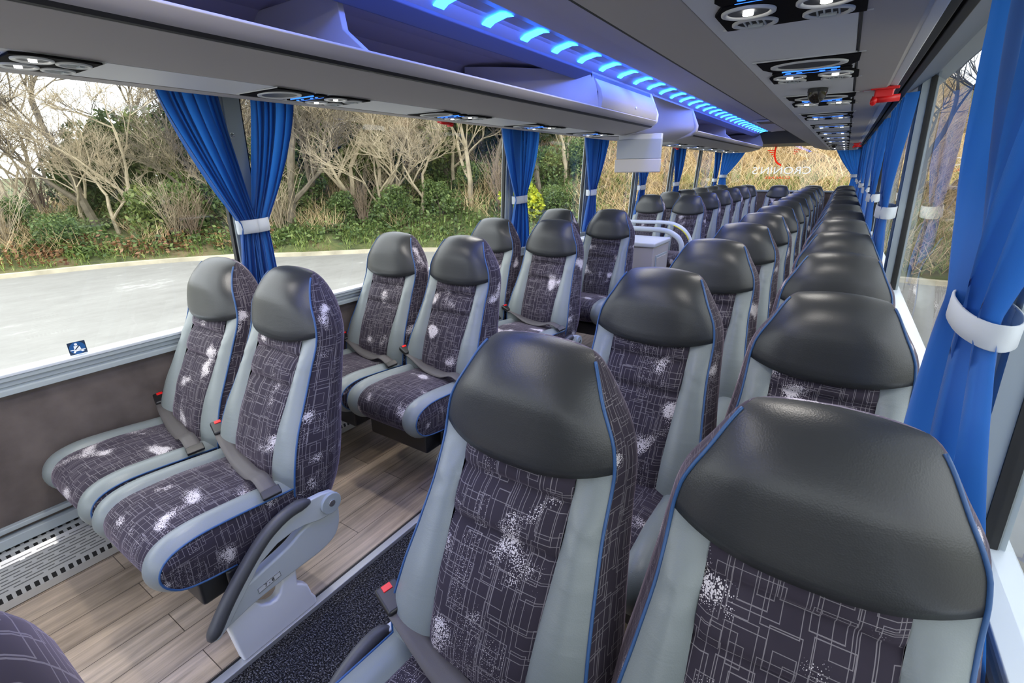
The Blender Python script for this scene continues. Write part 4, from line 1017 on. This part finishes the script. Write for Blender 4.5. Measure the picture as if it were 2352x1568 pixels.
# ground cover of the bank
def cover(n_, s0, s1, d0, d1, fn):
    out = []
    for _ in range(n_):
        sv = rs.uniform(s0, s1); d = d0 + (d1 - d0) * rs.uniform() ** .8
        if fn(sv, d): p_ = bank(sv, d); out.append((p_[0], p_[1], p_[2] + abs(rs.normal()) * .16))
    return np.array(out)
nz = lambda sv, d: hnoise(sv * 60, d * .8)
c_ = cover(66000, .17, .575, .4, 9, lambda s, d: nz(s, d) < .45 + .3 * sst(.3, .4, s)); tag(quad_obj('ivy_cover', quads(c_, .10, rs, flat=.5), L_ivy), 'low ivy and weeds covering the bank beyond the left windows', 'ivy', kind='stuff')
def blades(cen, h, w, rs, lean=.5):
    n_ = len(cen); a = rs.uniform(0, 6.28, n_); hh = h * rs.uniform(.5, 1.3, n_); d = rs.normal(size=(n_, 2)) * lean * h
    wx = np.cos(a) * w; wy = np.sin(a) * w; c = np.asarray(cen)
    b0 = c + np.stack([wx, wy, 0 * wx], 1); b1 = c - np.stack([wx, wy, 0 * wx], 1); t = c + np.stack([d[:, 0], d[:, 1], hh], 1); t2 = t + np.stack([wx * .3, wy * .3, 0 * wx], 1)
    return np.stack([b0, b1, t, t2], 1).reshape(-1, 3)
c_ = cover(9000, .16, .56, .02, 1.3, lambda s, d: nz(s * 3, d) > -.1); c_[:, 2] -= .12; tag(quad_obj('grass', blades(c_, .16, .012, rs), L_grass), 'green grass along the foot of the bank beyond the left windows', 'grass', kind='stuff')
c_ = cover(26000, .16, .56, 1.0, 8, lambda s, d: nz(s + .3, d) > .15); tag(quad_obj('dry_grass', blades(c_, .55, .010, rs, .6), L_straw), 'dry straw-coloured grass among the ivy on the left bank', 'dry grass', kind='stuff')
c_ = cover(50000, .555, .70, .1, 12, lambda s, d: True); tag(quad_obj('dry_grass', blades(c_, .42, .014, rs, .9), L_straw), 'matted golden dry grass on the steep bank behind the back window', 'dry grass', kind='stuff')
c_ = cover(12000, .555, .74, .1, 3.0, lambda s, d: nz(s, d) > -.2); tag(quad_obj('grass', blades(c_, .30, .012, rs), L_grass), 'green tufts at the foot of the steep bank behind the back window', 'grass', kind='stuff')
c_ = cover(5000, .15, .33, .2, 1.8, lambda s, d: nz(s, d * 3) > -.2); tag(quad_obj('dead_leaves', quads(c_, .09, rs, flat=.6), L_red), 'rust-brown dead leaves along the kerb on the far left', 'leaves', kind='stuff')
# shrubs
S1 = [shrub_proto('green_shrub', L_bush, 11), shrub_proto('green_shrub', L_ivy, 12), shrub_proto('green_shrub', L_ivy, 15, 3200, .07, 10, .7)]
S2 = [shrub_proto('evergreen_tree', L_dark, 13, 5200, .085, 12, 1.9), shrub_proto('evergreen_tree', L_dark, 14, 5200, .085, 14, 1.6), shrub_proto('evergreen_tree', L_bush, 16, 4200, .08, 12, 1.7)]
TW = [twig_proto('bare_bush', 21), twig_proto('bare_bush', 22, 60, M_twig, 2.6, .010), twig_proto('bare_bush', 23, 50, simple('brown_twig', (.26, .19, .13), .85), 2.0, .010)]
TR = [tree_proto('bare_tree', 31, M_bark, 6.5, 6, .75), tree_proto('bare_tree', 32, M_twig, 5.5, 6, .8, .09), tree_proto('bare_tree', 33, M_twig, 6, 6, .9, .08)]
for k in range(34):
    place(inst(rr.choice(S1)), .19 + .37 * (k + rr.uniform(-.4, .4)) / 34, rr.uniform(1.6, 6.0), rr.uniform(.5, 1.25), rr.uniform(0, 6), 'rounded leafy green shrub on the bank beyond the left windows', 'shrub', 'green shrubs on the left bank')
for k in range(24):
    place(inst(rr.choice(S2)), .225 + .325 * (k + rr.uniform(-.3, .3)) / 24, rr.uniform(3.8, 8.0), rr.uniform(1.3, 2.2) * (1.0 if k > 5 else .8), rr.uniform(0, 6), 'dark evergreen rising behind the bare bushes beyond the left windows', 'tree', 'dark evergreens on the left bank')
for k in range(24):
    place(inst(rr.choice(TW)), .175 + .35 * (k + rr.uniform(-.4, .4)) / 24, rr.uniform(1.5, 6.0), rr.uniform(.6, 1.2), rr.uniform(0, 6), 'bare bush of thin pale twigs on the bank beyond the left windows', 'bush', 'bare bushes on the left bank')
for k in range(38):
    place(inst(rr.choice(TR)), .165 + .385 * (k + rr.uniform(-.4, .4)) / 38, rr.uniform(1.8, 6.0), rr.uniform(.8, 1.3), rr.uniform(0, 6), 'leafless branching tree beyond the left windows', 'tree', 'leafless trees on the left bank')
yb_ = shrub_proto('yellow_bush', L_yel, 41, 2600, .10, 9, .8); place(yb_, .523, 1.4, 1.0, 0, 'bright yellow-green bush seen between the second and third left curtains', 'bush', None)
TD = [tree_proto('bare_tree', 51, M_barkd, 7, 5, .7, .15), tree_proto('bare_tree', 52, M_barkd, 8, 5, .6, .15)]
for k in range(12):
    place(inst(TD[k % 2]), .662 + .20 * k / 12, rr.uniform(2, 6), rr.uniform(.8, 1.2), rr.uniform(0, 6), 'dark leafless tree beyond the right windows', 'tree', 'leafless trees beyond the right windows')
for k in range(6):
    place(inst(rr.choice(S1)), .76 + .18 * k / 6, rr.uniform(.8, 4), rr.uniform(.7, 1.1), rr.uniform(0, 6), 'leafy shrub beyond the right windows', 'shrub', 'shrubs beyond the right windows')

# ------------------------------------------------------------------ light
w = bpy.data.worlds.new('sky'); bpy.context.scene.world = w; w.use_nodes = True
nt = w.node_tree; bg = nt.nodes['Background']
tc = N(nt, 'ShaderNodeTexCoord'); mp = N(nt, 'ShaderNodeMapping'); mp.inputs['Scale'].default_value = (1, 1, 2.5); nt.links.new(tc.outputs['Generated'], mp.inputs['Vector'])
no = N(nt, 'ShaderNodeTexNoise', inp={'Scale': 2.2, 'Detail': 5.0}); nt.links.new(mp.outputs[0], no.inputs['Vector'])
cr = N(nt, 'ShaderNodeValToRGB'); cr.color_ramp.elements[0].position = .35; cr.color_ramp.elements[0].color = (.80, .86, .95, 1); cr.color_ramp.elements[1].position = .6; cr.color_ramp.elements[1].color = (1, 1, 1, 1)
nt.links.new(no.outputs['Fac'], cr.inputs[0]); nt.links.new(cr.outputs[0], bg.inputs[0]); bg.inputs[1].default_value = 2.0
def area(name, loc, rot, sx, sy, e, col=(1, 1, 1), spread=PI):
    l = bpy.data.lights.new(name, 'AREA'); l.shape = 'RECTANGLE'; l.size = sx; l.size_y = sy; l.energy = e; l.color = col; l.spread = spread
    o = bpy.data.objects.new(name, l); C.objects.link(o); o.location = loc; o.rotation_euler = rot; return o
# added fill lights under the aisle ceiling to brighten the cabin, no fixtures there
for k, y in enumerate((-1.2, .3, 2.0, 3.7, 5.4, 7.1, 8.8)):
    area('aisle_fill_light', (-.90, y, ZC - .03), (0, 0, 0), .30, 1.1, 4.0, (1, .97, .93))
for k in range(4):
    for sg, xx in ((-1, -1.24), (1, -.56)): area('light_rail_light', (xx, Y0 + 1.5 + 3.0 * k, 1.868), (0, -sg * .5, 0), .06, 2.9, 5, (.10, .18, 1.0))
def spot(x, y, e):
    l = bpy.data.lights.new('reading_light', 'SPOT'); l.energy = e; l.spot_size = math.radians(95); l.spot_blend = .6; l.shadow_soft_size = .03; l.color = (1, .95, .88)
    o = bpy.data.objects.new('reading_light', l); C.objects.link(o); o.location = (x, y, 1.54)
for y, w_ in yls[:3]:
    for dx in (-.05, .05): spot(-1.647 + dx, y + .258, 5)
for k in range(5):
    for dx in (-.05, .05): spot(-.128 + dx, .745 + .7475 * k + .258, 2.2)
s = bpy.data.lights.new('sun', 'SUN'); s.energy = .5; s.angle = .6; so = bpy.data.objects.new('sun', s); C.objects.link(so); so.rotation_euler = (math.radians(40), math.radians(-25), 0)

# ------------------------------------------------------------------ camera
cam = bpy.data.cameras.new('camera'); co = bpy.data.objects.new('camera', cam); C.objects.link(co)
Rc = ((.834, .179, -.521), (.551, -.287, .783), (-.010, -.941, -.338))
r_ = Vector([Rc[i][0] for i in range(3)]); d_ = Vector([Rc[i][1] for i in range(3)]); f_ = Vector([Rc[i][2] for i in range(3)])
f_.normalize(); r_ = (r_ - f_ * r_.dot(f_)).normalized(); d_ = f_.cross(r_)
m = Matrix.Identity(4)
for i in range(3): m[i][0] = r_[i]; m[i][1] = -d_[i]; m[i][2] = -f_[i]
m[2][3] = FZ
co.matrix_world = m
cam.sensor_width = 36; cam.lens = 1092.8 / 2352 * 36; cam.clip_start = .02; cam.clip_end = 300
sc = bpy.context.scene; sc.camera = co
sc.view_settings.view_transform = 'Standard'; sc.view_settings.look = 'None'; sc.view_settings.gamma = 1; sc.view_settings.exposure = .86
